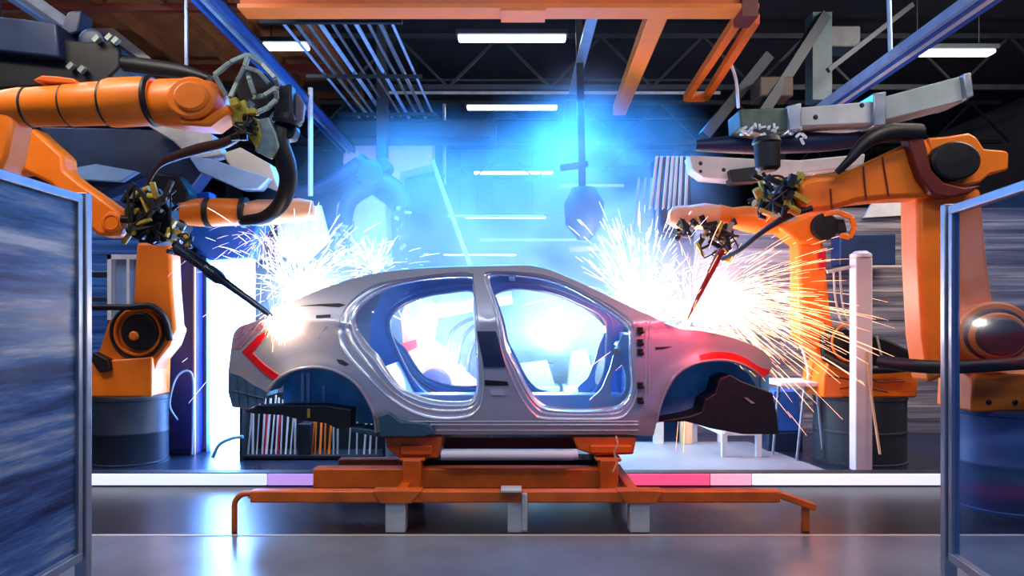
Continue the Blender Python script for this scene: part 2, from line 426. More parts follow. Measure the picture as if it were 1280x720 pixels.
b = MB().prism([(438,534),(470,538),(536,541),(536,548),(480,548),(440,540)],6.12,.25); obj('jacking_bracket', b, DTEAL, car, bevel=.01)
b = MB().prism([(820,528),(862,520),(877,515),(881,500),(894,492),(899,473),(913,468),(926,476),(966,491),(971,515),(974,543),(930,543),(890,536),(858,527)],6.12,.5)
obj('front_underbody_shield', b, BLACK, car, 'black front underbody shield', bevel=.01)
b = MB().prism([(930,497),(934,497),(944,504),(940,505)],6.11,.02); obj('shield_slot', b, GREYM, car)
for x0,x1,y0 in ((376,380,466),(383,387,466),(403,406,482)):
    b = MB().bpx(x0,y0,x1,509,6.3,.03); obj('suspension_strut', b, STEEL, car)
b = MB().prism([(472,520),(486,516),(500,527),(535,530),(545,541),(530,546),(475,546)],5.985,.1); obj('sill_end_cover', b, DTEAL, car, 'teal cover on the rear end of the sill', bevel=.008)
# red trims on the skin
obj('tail_trim', sheet([(337,412),(322,420),(302,440),(322,460),(341,475),(351,471),(330,456),(315,441),(328,425)],step=5,off=-.012,thick=.012), RED, car, 'red chevron trim on the tail corner')
obj('arch_trim', sheet(curve2([(875,444),(890,440),(905,440),(918,442),(933,448),(950,459),(962,462)],3)+curve2([(962,467),(951,472),(938,461),(922,453),(902,450),(877,452)],3),step=5,off=-.014,thick=.014), RED, car, 'red trim along the front wheel arch')
def patch(name, pts, m, off=-.006, **k): return obj(name, sheet(pts,step=6,off=off,thick=.006), m, car, **k)
patch('pillar_cover', [(596,414),(620,414),(632,459),(605,459)], NAVY, -.012, label='dark blue cover plate on the centre pillar')
patch('pillar_slot', [(606,475),(634,477),(636,482),(606,482)], BLACK)
patch('pillar_striker', [(613,487),(629,487),(632,494),(614,494)], CARF, -.01)
patch('side_marker_hole', [(395,394),(413,393),(413,397),(395,398)], BLACK)
patch('quarter_seam', [(374,382.5),(400,380),(424,379),(432,381),(424,384),(400,382.4)], BLACK, -.004)
patch('fender_slot', [(819,434),(840,433),(830,436),(820,437)], BLACK)
patch('filler_flap', [(390,402),(408,408),(398,424),(378,414)], CARP, -.003)
patch('bumper_reinforcement', [(287,466),(300,470),(318,482),(332,489),(329,502),(310,510),(291,508),(286,490)], mat('bumper_blue_steel','#4a7ca8',.35,metal=.5,var=.3,vscale=14), -.01, label='blue steel bumper reinforcement')
patch('lamp_recess', [(293,420),(302,409),(320,403),(334,398),(330,410),(316,420),(300,436),(293,436)], mat('lamp_recess_pink','#c08aa8',.35,metal=.3,var=.35,vscale=24), -.008, label='pinkish tail lamp recess')
for q_ in ([(296,470),(299,505)],[(306,474),(310,507)],[(318,483),(320,504)],[(290,488),(330,498)]):
    obj('bumper_rib', MB().tube([carp(q_[0][0],q_[0][1],-.016),carp((q_[0][0]+q_[1][0])/2,(q_[0][1]+q_[1][1])/2,-.016),carp(q_[1][0],q_[1][1],-.016)],.006,6), DTEAL, car)
for q_ in ([(297,432),(312,410)],[(304,430),(322,406)],[(294,424),(326,402)]):
    obj('lamp_rib', MB().tube([carp(*q_[0],-.014),carp((q_[0][0]+q_[1][0])/2,(q_[0][1]+q_[1][1])/2,-.014),carp(*q_[1],-.014)],.004,6), CARF, car)
patch('arch_seam', [(420,449),(428,450),(436,455),(432,457),(424,454)], BLACK)
for y in (409,424,436,478,497):
    b = MB().bpx(797,y,804,y+8,5.985,.04); b.disc(803,y+6,5.98,2.4,.05); obj('door_hinge', b, BLKMET, car, bevel=.004)
# A pillar outer seam strips beside the front opening
for x in (806,811):
    b = MB().tube([carp(x+2,402,-.002),carp(x,430,-.002),carp(x+1,470,-.002),carp(x-1,520,-.002)],.005,6,smooth=4); obj('weld_seam', b, CARF, car)
# sill mouldings
for y,r in ((527,.006),(531,.009),(538,.006)):
    b = MB().tube([carp(x,y,-.002) for x in range(510,806,24)],r,8); obj('sill_moulding', b, CARF, car)
# wheel arch lip beads
for arch in (RARCH,FARCH):
    b = MB().tube([carp(x,y,-.006) for x,y in curve2(arch,3)],.012,8); obj('arch_lip', b, CARP, car)

# ------------------------------------------------------------------ skid under the car
sk = thing('car_skid', 'orange steel transport skid with grey feet under the car body', 'skid', (0,6.5,0))
for Y in (5.5,):
    s = 1
    k = lambda x: 640+(x-640)*s
    zt = W(0,614,5.5).z
    b = MB().obox((W(k(312),0,Y).x,Y+.05,zt-.045),(W(k(976),0,Y).x,Y+.05,zt-.045),.1,.09)
    obj('lower_rail', b, DORANGE, sk, bevel=.012)
    b = MB().tube([(W(k(314),0,Y).x,Y+.05,zt-.03),(W(k(300),0,Y).x,Y+.05,zt-.035),(W(k(291),0,Y).x,Y+.05,zt-.09),(W(k(290),0,Y).x,Y+.05,.14),(W(k(290),0,Y).x,Y+.05,0)],.022,10,smooth=5)
    obj('end_hoop', b, DORANGE, sk)
    b = MB().obox((W(k(974),0,Y).x,Y+.05,zt-.03),(W(k(1021),0,Y).x,Y+.05,zt-.13),.1,.05); obj('end_ramp', b, DORANGE, sk, bevel=.008)
    b = MB().obox((W(k(1010),0,Y).x,Y+.05,zt-.12),(W(k(1010),0,Y).x,Y+.05,.0),.05,.05); obj('end_leg', b, DORANGE, sk, bevel=.006)
    for x in (494,647,800):
        xx = W(k(x),0,Y).x
        if x != 647:
            pts=[(xx-.17,zt+.005),(xx+.2 if x<600 else xx+.17,zt+.005),(xx+.12,zt-.09),(xx-.11,zt-.09)]
            b=MB(); A=[b.bm.verts.new((p,Y-.015,q)) for p,q in pts]; C=[b.bm.verts.new((p,Y+.12,q)) for p,q in pts]
            b.bm.faces.new(A); b.bm.faces.new(C[::-1])
            for i in range(4): b.bm.faces.new((A[i],C[i],C[(i+1)%4],A[(i+1)%4]))
            obj('foot_bracket', b, DORANGE, sk, bevel=.006)
        b = MB().box(xx-.075,xx+.075,Y+.0,Y+.14,0,zt-.088); obj('foot', b, OFFWH, sk, 'grey support foot', bevel=.006)
b = MB().box(W(652,0,5.5).x+.0,W(659,0,5.5).x,5.47,5.53,.02,W(0,616,5.5).z); obj('lock_pin', b, OFFWH, sk, bevel=.01)
b = MB().box(W(626,0,5.5).x,W(652,0,5.5).x,5.44,5.6,zt+.002,zt+.02); obj('locator_plate', b, OFFWH, sk, bevel=.004)
b = MB().obox((W(310,0,5.7).x,5.72,.235),(W(962,0,5.7).x,5.72,.235),.05,.05); obj('guide_bar', b, mat('olive_paint','#8a8630',.5,var=.2), sk, 'dull olive guide bar', bevel=.005)
# cross ties between the rails
for x in (494,800):
    xx = W(x,0,5.5).x
    b = MB().box(xx-.04,xx+.04,5.58,6.8,zt-.12,zt-.05); obj('cross_tie', b, DORANGE, sk, bevel=.006)
# middle beam, posts and saddle
Y=6.1
b = MB().bpx(391,586,770,611,Y,.16); obj('middle_beam', b, DORANGE, sk, bevel=.012)
b = MB().box(W(400,0,6.1).x,W(760,0,6.1).x,6.72,6.86,.17,.32); obj('middle_beam', b, DORANGE, sk, bevel=.012)
for x0,x1 in ((503,526),(750,773)):
    for YY in (6.02,6.7):
        p0=W(x0,578,6.02); p1=W(x1,612,6.02)
        b = MB().box(p0.x,p1.x,YY,YY+.2,p1.z-.005,p0.z+.02); b.box(p0.x-.03,p1.x+.03,YY+.02,YY+.18,p0.z+.0,p0.z+.03); obj('post', b, DORANGE, sk, bevel=.012)
for pts in ([(481,546),(553,546),(548,573),(498,573),(483,560)],[(716,546),(796,546),(792,568),(745,570),(722,562)]):
    b = MB().prism(pts,6.1,1.5); obj('saddle', b, DORANGE, sk, bevel=.012)
for q_ in ((500,557,540,569),(738,557,790,567)): obj('saddle_plate', MB().bpx(*q_,6.07,.05), GANTRY, sk, bevel=.01)
for x in (494,800): obj('rear_foot', MB().box(W(x,0,5.5).x-.07,W(x,0,5.5).x+.07,6.72,6.86,0,.18), OFFWH, sk, bevel=.006)
b = MB().bpx(545,547,722,561,6.6,.4); obj('saddle_tie', b, RUST, sk)
b = MB().bpx(525,575,750,586,6.5,.3); obj('lift_table', b, BLKMET, sk)
b = MB().tube([W(553,569,6.05),W(560,569,6.04),W(715,569,6.04),W(721,568,6.05)],.042,14); obj('cylinder_tube', b, WHITE, sk, 'white horizontal cylinder')
b = MB().tube([W(770,545,5.98),W(772,556,5.96),W(768,566,5.97),W(771,578,5.98),W(766,590,5.98)],.008,8,smooth=4); obj('cable', b, TAN, sk)

# ------------------------------------------------------------------ drums and robots
def drum(name, label, px, r, Yf, ytop, m):
    ztop = W(0,ytop,Yf).z; x = W(px,0,Yf+r*.3).x; yc = Yf+r
    t = thing(name, label, 'pedestal', (x,yc,0))
    obj('drum_body', MB().lathe((x,yc,0),(x,yc,ztop-.02),[(0,r*1.03),(.03,r*1.03),(.04,r),(.45,r),(.46,r*1.012),(.49,r*1.012),(.5,r),(.95,r),(.96,r*1.02),(1,r*1.02)],48), m, t)
    obj('top_plate', MB().lathe((x,yc,ztop-.02),(x,yc,ztop),[(0,r*1.02),(1,r*1.0)],48), BLKMET, t)
    return (x,yc,ztop)
def tooling(root, name_y, name_b, cx, cy, Y, w, h, n, seed):
    rr = random.Random(seed)
    for i in range(n):
        yel = i%3==0; b = MB()
        x = cx+rr.uniform(-w,w)*.9; y = cy+rr.uniform(-h,h)*.9; a = rr.uniform(0,math.pi); L = rr.uniform(.15,.42)*min(w,h)
        YY = Y+rr.uniform(-.1,.1)
        if rr.random() < .6:
            b.obox(W(x-math.cos(a)*L,y-math.sin(a)*L,YY),W(x+math.cos(a)*L,y+math.sin(a)*L,YY),rr.uniform(.03,.07),rr.uniform(.02,.06))
        else:
            b.tube([W(x-math.cos(a)*L,y-math.sin(a)*L,YY),W(x+math.cos(a)*L,y+math.sin(a)*L,YY+.05)],rr.uniform(.015,.035),12)
        obj(name_y if yel else name_b, b, YELLOW if yel else (BLKMET if i%7 else STEEL), root, 'yellow tool bracket' if yel else None, bevel=.003)
    for k in range(3):
        P=[W(cx+rr.uniform(-w,w),cy+rr.uniform(-h,h),Y-.08) for _ in range(4)]
        obj('tool_cable', MB().tube(P,.009,6,smooth=4), BLACK, root)

# robot on the dark drum beside the cabinets (C)
dC = drum('robot_pedestal','dark blue drum pedestal under the robot behind the streaky pane',146,.40,7.9,497,DRUM)
rC = thing('welding_robot','orange robot with upright arm on drum beside purple cabinet, forearm reaching over car tail','robot',(dC[0],dC[1],dC[2]))
YC0 = 8.12
obj('base', MB().prism([(98,496),(98,470),(116,452),(190,446),(189,496)],YC0-.05,.45), ORANGE, rC, bevel=.015)
obj('foot_flange', MB().bpx(60,474,108,494,YC0,.3), ORANGE, rC, bevel=.015)
obj('turret', MB().prism([(113,468),(126,430),(135,402),(150,388),(180,382),(206,392),(219,412),(212,432),(196,452),(190,470)],YC0,.32), ORANGE, rC, bevel=.025)
obj('shoulder_ring', MB().ring(172,415,YC0-.02,33,.018), BLACK, rC)
obj('shoulder_ring', MB().ring(172,415,YC0-.03,28,.022), ORANGE, rC)
mo_ = obj('motor', MB().disc(173,415,YC0-.1,23,.15), BLKMET, rC, 'black shoulder motor')
obj('motor_plug', MB().disc(166,420,YC0-.13,6,.05), ORANGE, mo_)
obj('lower_arm', MB().prism([(170,303),(213,303),(215,360),(218,395),(219,412),(210,428),(205,404),(190,390),(172,385),(166,378)],YC0-.1,.26), ORANGE, rC, bevel=.035)
obj('dress_cable', MB().tube([W(100,384,YC0-.1),W(130,384,YC0-.12),W(165,384,YC0-.14),W(190,383,YC0-.14),W(207,400,YC0-.14),W(212,425,YC0-.1)],.035,12,smooth=4), BLACK, rC)
obj('actuator', MB().prism([(116,440),(135,450),(137,463),(124,466),(114,452)],YC0-.12,.12), BLKMET, rC, bevel=.01)
obj('elbow', MB().prism([(172,240),(190,215),(222,218),(236,240),(230,285),(214,306),(172,304)],YC0,.25), BLKMET, rC, 'black elbow casing', bevel=.03)
obj('elbow_cap', MB().disc(203,262,YC0-.05,20,.1), BLKMET, rC)
b = MB().lathe(W(222,266,YC0+.1),W(306,265,YC0+.1),[(0,.13),(.3,.155),(.42,.16),(.44,.145),(.5,.145),(.52,.16),(.9,.15),(1,.12)]); obj('forearm', b, ORANGE, rC)
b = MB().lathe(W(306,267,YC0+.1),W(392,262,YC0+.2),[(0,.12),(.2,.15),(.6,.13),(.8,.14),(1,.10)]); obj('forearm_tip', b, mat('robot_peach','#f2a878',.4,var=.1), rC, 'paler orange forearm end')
for x in (262,306): obj('forearm_band', MB().lathe(W(x-3,266,YC0+.1),W(x+3,266,YC0+.1),[(0,.17),(1,.17)]), BLACK, rC)

# diagonal robot (B) with the welding lance
rB = thing('lance_robot','orange robot arm slanting down to a black and yellow wrist with long welding lance','robot',W(-90,400,6.9)*1)
rB.location.z = 0
YB=6.8
obj('base', MB().lathe((rB.location.x,YB+.15,0),(rB.location.x,YB+.15,.75),[(0,.4),(.1,.4),(.12,.34),(1,.34)]), ORANGE, rB)
obj('lower_arm', MB().prism([(-130,420),(-70,420),(-20,230),(10,215),(0,165),(-60,180)],YB,.25), ORANGE, rB, bevel=.03)
obj('forearm', MB().prism([(-40,168),(5,158),(42,160),(79,194),(80,212),(100,228),(122,243),(148,262),(156,277),(148,294),(122,295),(96,270),(62,230),(30,214),(-20,222)],YB,.24), ORANGE, rB, bevel=.035)
wd_ = obj('wrist_disc', MB().disc(139,278,YB-.04,14,.08), ORANGE, rB); obj('wrist_ring', MB().ring(139,278,YB-.04,9,.008), GANTRY, wd_)
obj('wrist_housing', MB().prism([(154,262),(172,240),(196,236),(212,262),(214,300),(190,306),(168,298),(156,290)],YB+.02,.2), BLKMET, rB, bevel=.02)
tooling(rB,'tool_bracket','tool_body',190,268,YB-.03,34,34,40,3)
tooling(rB,'clamp_bracket','clamp_body',224,305,YB-.05,14,12,14,5)
A0, A1 = W(222,310,6.7), W(344,398,6.02)
d=(A1-A0)
obj('lance', MB().tube([A0,A0+d*.3,A0+d*.36,A0+d*.45,A0+d*.5,A0+d*.9,A1],[.05,.045,.06,.06,.035,.026,.008],12), mat('lance_blue_steel','#2c3e58',.35,metal=.6,var=.3,vscale=20), rB, 'long dark blue welding lance')
obj('lance_clamp', MB().obox(A0+d*.33,A0+d*.43,.10,.09), STEEL, rB, bevel=.01)
obj('lance_cable', MB().tube([A0+Vector((0,0,.05)),A0+d*.25+Vector((0,0,.06)),A0+d*.6+Vector((0,-.02,.035)),A0+d*.85+Vector((0,0,.02))],.009,8,smooth=4), BLACK, rB)
obj('dress_cable', MB().tube([W(185,228,6.7),W(198,208,6.65),W(218,196,6.6),W(250,186,6.5),W(283,178,6.3),W(306,165,6.1)],[.02,.02,.04,.05,.045,.03],12,smooth=5), mat('dark_red_hose','#2a1218',.45), rB, 'dark dress hose')

# big overhead arm (A)
rA = thing('handling_robot','large orange robot arm stretched level above others with gripper frame at its end','robot',(W(-150,0,5.6).x,5.7,0))
YA=5.75
xa=rA.location.x
obj('base', MB().lathe((xa,YA,0),(xa,YA,.8),[(0,.42),(.1,.42),(.12,.36),(1,.34)]), ORANGE, rA)
obj('lower_arm', MB().prism([(-190,330),(-120,330),(-30,240),(0,212),(8,195),(16,150),(0,118),(-30,130)],YA-.12,.25), ORANGE, rA, bevel=.03)
pA,qA = W(2,136,YA),W(196,126,YA)
obj('forearm', MB().lathe(pA,qA,[(0,.09),(.03,.14),(.14,.155),(.18,.148),(.2,.15),(.43,.158),(.44,.163),(.68,.168),(.69,.18),(.72,.19),(.92,.188),(.97,.18),(1,.17)],40), ORANGE, rA)
for t,r in ((.185,.156),(.435,.164),(.69,.184)): 
    obj('forearm_band', MB().lathe(pA.lerp(qA,t-.012),pA.lerp(qA,t+.012),[(0,r-.01),(.3,r),(.7,r),(1,r-.01)],40), BLACK, rA)
obj('wrist_band', MB().lathe(pA.lerp(qA,.955),pA.lerp(qA,.995),[(0,.18),(.3,.198),(.7,.198),(1,.18)],40), BLKMET, rA)
b = MB().lathe(W(194,128,YA),W(282,134,YA),[(0,.15),(.08,.18),(.5,.2),(.8,.19),(.95,.14),(1,.1)],36); obj('wrist', b, ORANGE, rA)
b = MB(); b.disc(237,121,YA-.24,31,.2,ry=.85); b.disc(237,119,YA-.27,22,.1,ry=.85); obj('wrist_cover', b, ORANGE, rA)
b = MB().prism([(222,143),(250,150),(284,128),(286,140),(262,158),(225,156)],YA-.2,.25); obj('wrist_fork', b, ORANGE, rA, bevel=.02)
obj('cable_cover', MB().prism([(40,100),(52,94),(70,95),(92,98),(97,105),(60,103)],YA-.1,.15), GANTRY, rA, bevel=.01)
tooling(rA,'adapter_plate','adapter_body',306,146,YA-.1,15,30,22,11)
obj('adapter', MB().prism([(284,118),(296,128),(306,124),(309,140),(322,150),(326,168),(320,186),(312,172),(302,160),(290,156),(288,138)],YA-.12,.05), YELLOW, rA, 'yellow star shaped adapter', bevel=.006)
b = MB()
for pts in ([(283,120),(268,94),(288,78),(310,68),(328,80),(344,98),(348,108),(330,120),(316,122)],[(310,70),(306,84),(296,104),(288,122)],[(306,84),(324,90),(336,104)],[(345,112),(346,124),(336,134),(318,142)],[(318,118),(312,100),(310,92)]):
    P=[W(x,y,YA-.1+.03*math.sin(x)) for x,y in pts]
    for p,q in zip(P,P[1:]): b.obox(p,q,.035,.03,up=(0,1,0)); 
obj('gripper_frame', b, GREYM, rA, 'grey openwork gripper frame', bevel=.006)
obj('gripper_body', MB().prism([(292,96),(306,88),(330,90),(344,106),(346,130),(332,150),(310,146),(296,120)],YA+.02,.18), BLKMET, rA, bevel=.02)
obj('gripper_pad', MB().prism([(320,150),(336,146),(345,168),(348,182),(338,198),(318,188),(322,170)],YA-.1,.06), GREYM, rA, bevel=.01)
obj('gripper_pad', MB().prism([(355,120),(372,116),(380,130),(378,150),(364,160),(356,148)],YA+.1,.06), mat('mauve_plate','#7a6a74',.5), rA, bevel=.01)
obj('joint_block', MB().prism([(346,108),(364,104),(364,148),(370,160),(366,172),(348,176),(340,150)],YA-.02,.14), BLKMET, rA, bevel=.015)
obj('suction_head', MB().lathe(W(358,156,YA),W(360,142,YA),[(0,.1),(.3,.12),(.5,.07),(1,.05)]), BLACK, rA)
obj('supply_hose', MB().tube([W(352,160,YA),W(350,178,YA),W(358,205,YA+.05),W(360,230,YA+.1),W(350,256,YA+.2),W(330,272,YA+.4),W(305,276,YA+.6)],[.06,.07,.075,.07,.065,.055,.045],14,smooth=6), BLACK, rA, 'thick black supply hose')

# right big robot (R1)
d1 = drum('robot_pedestal','blue drum pedestal seen through the clear fence pane',1292,.42,5.86,515,mat('drum_blue','#1d4470',.45,var=.2))
r1 = thing('spot_robot','big orange robot on blue drum behind clear pane, forearm pointing toward car front','robot',(d1[0],d1[1],d1[2]))
Y1=6.0
obj('base', MB().prism([(1214,515),(1217,466),(1345,466),(1350,515)],Y1,.5), ORANGE, r1, bevel=.02)
b=MB()
for x in (1237,1270,1300): b.disc(x,503,Y1-.012,3.5,.02)
obj('base_bolts', b, BLACK, r1)
obj('lower_arm', MB().prism([(1147,236),(1227,234),(1230,270),(1236,330),(1243,380),(1275,392),(1275,440),(1220,452),(1175,474),(1163,480),(1154,420),(1149,330)],Y1,.3), ORANGE, r1, bevel=.04)
obj('shoulder', MB().disc(1246,418,Y1-.1,50,.12,ry=.82), ORANGE, r1)
obj('shoulder_ring', MB().disc(1248,419,Y1-.12,42,.06,ry=.8), BLACK, r1)
b = MB().disc(1250,420,Y1-.14,38,.06,ry=.78); obj('shoulder_cover', b, ORANGE, r1)
b = MB().disc(1254,421,Y1-.17,32,.08,ry=.74); obj('motor', b, BLKMET, r1)
obj('dress_cable', MB().tube([W(1100,452,Y1+.1),W(1140,457,Y1-.1),W(1180,459,Y1-.15),W(1230,457,Y1-.2),W(1290,453,Y1-.2),W(1360,450,Y1-.1)],.055,14,smooth=4), BLACK, r1, 'thick black dress hose')
obj('forearm', MB().prism([(1001,226),(1020,221),(1047,219),(1062,212),(1078,206),(1106,192),(1136,178),(1160,172),(1172,200),(1170,246),(1112,248),(1072,252),(1040,262),(1006,266),(996,252)],Y1-.06,.3), ORANGE, r1, bevel=.04)
for a,c in (((1079,208),(1083,250)),((1103,196),(1111,246)),((1038,236),(1040,262))):
    obj('forearm_seam', MB().tube([W(a[0],a[1],Y1-.065),W(c[0],c[1],Y1-.065)],.007,6), RUST, r1)
obj('forearm_sleeve', MB().lathe(W(1000,238,Y1+.05),W(1058,230,Y1+.05),[(0,.07),(.05,.1),(.5,.11),(1,.1)]), mat('tan_brown_sleeve','#a85a20',.5,var=.3,vscale=12), r1, 'brown sleeve at wrist end')
obj('elbow', MB().prism([(1160,172),(1186,170),(1212,166),(1222,172),(1231,186),(1258,188),(1262,192),(1261,212),(1238,218),(1226,228),(1200,234),(1172,226)],Y1-.05,.3), ORANGE, r1, bevel=.035)
b = MB().disc(1197,200,Y1-.16,31,.14,ry=.78); obj('elbow_motor', b, BLKMET, r1, 'black oval elbow motor')
obj('elbow_bracket', MB().prism([(1134,168),(1154,166),(1160,190),(1165,212),(1180,228),(1205,234),(1228,231),(1212,242),(1186,247),(1166,243),(1150,222),(1142,200)],Y1-.14,.12), RUST, r1, 'dark red elbow bracket', bevel=.015)
obj('arm_hose', MB().tube([W(1150,166,Y1-.1),W(1110,166,Y1-.15),W(1082,178,Y1-.2),W(1062,200,Y1-.2),W(1046,216,Y1-.15)],[.07,.07,.055,.035,.025],12,smooth=5), BLACK, r1)
obj('wrist', MB().prism([(966,228),(984,222),(1002,228),(1006,258),(990,272),(968,266)],Y1,.2), BLKMET, r1, bevel=.02)
tooling(r1,'tool_bracket','tool_body',972,244,Y1-.06,32,26,40,8)
obj('tool_mast', MB().lathe(W(960,214,Y1+.05),W(958,172,Y1+.05),[(0,.07),(.1,.1),(.8,.105),(.85,.12),(1,.1)]), BLACK, r1, 'black upright tool cylinder')
obj('electrode_cable', MB().tube([W(1015,260,Y1-.05),W(985,270,Y1),W(950,292,Y1+.2),W(925,312,Y1+.4),W(903,324,Y1+.6)],[.025,.03,.022,.02,.02],10,smooth=4), BLKMET, r1)
E0,E1=W(902,312,6.7),W(858,402,6.75)
obj('electrode', MB().tube([E0,E0.lerp(E1,.3),E0.lerp(E1,.35),E0.lerp(E1,.6),E1],[.035,.032,.026,.022,.006],10), mat('hot_copper','#8a2a1c',.4,metal=.5,var=.4,vscale=20), r1, 'red brown electrode tapering to a point')

# second right robot (R2)
d2 = drum('robot_pedestal','grey drum pedestal behind the tall white post',1092,.49,7.92,497,DRUMG)
r2 = thing('welding_robot','orange robot on grey drum behind tall white post, forearm hidden among sparks','robot',(d2[0],d2[1],d2[2]))
Y2=8.1
obj('base', MB().prism([(1029,497),(1030,470),(1036,452),(1150,462),(1146,497)],Y2-.05,.6), ORANGE, r2, bevel=.02)
b=MB()
for pts in ([(1036,470),(1060,474),(1075,470),(1100,478),(1130,476)],[(1050,486),(1075,482),(1110,490)]): b.tube([W(x,y,Y2-.055) for x,y in pts],.008,6)
obj('base_cable', b, RUST, r2)
obj('lower_arm', MB().prism([(998,300),(1024,282),(1030,304),(1034,340),(1040,400),(1050,420),(1046,450),(1032,458),(1018,440),(1001,424),(999,380)],Y2,.3), ORANGE, r2, bevel=.04)
obj('upper_head', MB().prism([(972,283),(990,276),(1012,266),(1030,262),(1036,276),(1030,306),(1000,304)],Y2-.05,.35), ORANGE, r2, bevel=.04)
obj('elbow_motor', MB().disc(1032,283,Y2-.1,17,.15), BLKMET, r2); 
b=MB(); P=[W(x,y,Y2-.1) for x,y in [(1030,268),(1048,265),(1064,272),(1068,284),(1062,297),(1050,294)]]
for p,q in zip(P,P[1:]): b.obox(p,q,.05,.05,up=(0,1,0))
obj('motor_guard', b, ORANGE, r2, 'orange guard loop', bevel=.008)
obj('motor_case', MB().prism([(1036,272),(1056,272),(1060,290),(1038,292)],Y2-.05,.2), BLKMET, r2, bevel=.02)
obj('side_plate', MB().prism([(1022,312),(1032,310),(1034,334),(1024,338)],Y2-.02,.06), RED, r2, 'red side plate', bevel=.008)
b = MB().lathe(W(976,278,Y2+.1),W(898,270,Y2+.1),[(0,.12),(.3,.16),(.6,.14),(.8,.11),(1,.13)]); obj('forearm', b, ORANGE, r2)
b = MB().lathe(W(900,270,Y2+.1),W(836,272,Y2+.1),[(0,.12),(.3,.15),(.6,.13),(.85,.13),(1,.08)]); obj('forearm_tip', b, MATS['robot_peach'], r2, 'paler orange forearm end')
tooling(r2,'torch_bracket','torch_body',898,300,Y2-.1,26,26,30,17)
tooling(r2,'wire_bracket','wire_body',856,285,Y2-.05,14,14,12,18)
obj('shoulder_motor', MB().disc(1062,428,Y2-.14,26,.2,ry=.7), BLKMET, r2)
obj('shoulder_case', MB().prism([(1028,420),(1042,408),(1075,412),(1110,424),(1142,440),(1146,452),(1110,462),(1060,460),(1030,448)],Y2-.08,.3), BLKMET, r2, bevel=.03)
b=MB().ring(1064,428,Y2-.17,24,.012); obj('shoulder_ring', b, ORANGE, r2)
obj('dress_cable', MB().tube([W(1030,446,Y2-.15),W(1055,458,Y2-.2),W(1090,462,Y2-.2),W(1130,460,Y2-.2),W(1165,456,Y2-.3)],.045,12,smooth=4), BLACK, r2, 'black hose along the base')
for k,pts in enumerate(([(1042,338),(1044,370),(1050,398),(1062,412)],[(1050,336),(1052,372),(1058,396),(1072,414)],[(1096,420),(1100,438),(1104,452)])):
    obj('air_line', MB().tube([W(x,y,Y2-.16) for x,y in pts],.012,8,smooth=4), OFFWH, r2, 'pale air line')

# robot glimpsed through the rear door opening
rD = thing('welding_robot','pale orange robot behind the car, glimpsed through the rear door opening','robot',W(560,560,9.3))
rD.location.z=0
YD=9.3
obj('base', MB().prism([(520,566),(520,505),(640,505),(640,566)],YD,.5), WHITE, rD, bevel=.02)
obj('turret', MB().prism([(508,440),(530,420),(560,440),(585,470),(620,500),(625,512),(520,512)],YD+.02,.4), MATS['robot_peach'], rD, bevel=.04)
obj('motor', MB().disc(543,482,YD-.05,21,.2), PURPLE, rD, 'dark round motor'); obj('motor_ring', MB().ring(543,482,YD-.04,26,.02), OFFWH, rD)
obj('lower_arm', MB().prism([(505,450),(500,395),(510,372),(535,368),(545,400),(538,440)],YD,.3), MATS['robot_peach'], rD, bevel=.04)
obj('elbow', MB().disc(528,388,YD-.1,18,.3), OFFWH, rD)
obj('forearm', MB().lathe(W(520,385,YD+.1),W(640,372,YD+.1),[(0,.14),(.3,.16),(.8,.1),(1,.08)]), OFFWH, rD)
for pts in ([(560,440),(565,415),(585,400),(600,398)],[(572,455),(578,425),(592,408),(605,404)],[(585,465),(588,440),(598,420)]):
    obj('dress_cable', MB().tube([W(x,y,YD-.1) for x,y in pts],.025,8,smooth=5), NAVY, rD)
obj('side_cover', MB().prism([(494,432),(520,424),(522,434),(500,444)],YD-.12,.08), RED, rD, 'red side cover', bevel=.01)

# hazy manipulator hanging over the car (blue in the smoke)
rF = thing('hanging_manipulator','dark jointed manipulator hanging in blue haze above the car roof','manipulator',W(478,100,11))
b = MB().obox(W(478,-20,11),W(478,200,11),.16,.16); obj('mast', b, DSTEEL, rF, bevel=.01)
for nm,pts,r in (('upper_arm',[(362,243),(400,236),(450,204)],.11),('lower_arm',[(448,200),(470,225),(438,250),(430,280)],.12),('side_arm',[(470,222),(496,238),(504,262)],.14)):
    obj(nm, MB().tube([W(x,y,10.9) for x,y in pts],r,12,smooth=4), NAVY, rF)
obj('joint', MB().disc(462,215,10.7,16,.4), NAVY, rF); obj('joint', MB().disc(478,205,10.75,9,.4), DSTEEL, rF)
tooling(rF,'clamp_bracket','clamp_body',430,300,10.8,14,24,16,21)
tooling(rF,'torch_bracket','torch_body',502,285,10.8,10,30,16,22)
rG = thing('hanging_manipulator','dark slim manipulator hanging behind the smoke near the middle ceiling lamp','manipulator',W(730,170,9.4))
b = MB().obox(W(722,-60,9.4),W(728,240,9.4),.09,.09); b.obox(W(700,210,9.4),W(735,205,9.4),.1,.08); obj('mast', b, DSTEEL, rG, bevel=.02)
obj('tool_head', MB().lathe(W(730,235,9.4),W(730,300,9.4),[(0,.15),(.3,.26),(.7,.24),(1,.08)]), NAVY, rG)
b = MB().obox(W(752,310,9.4),W(712,312,9.4),.06,.06); b.obox(W(752,310,9.4),W(762,340,9.4),.06,.06); obj('stabiliser_bar', b, STEEL, rG)

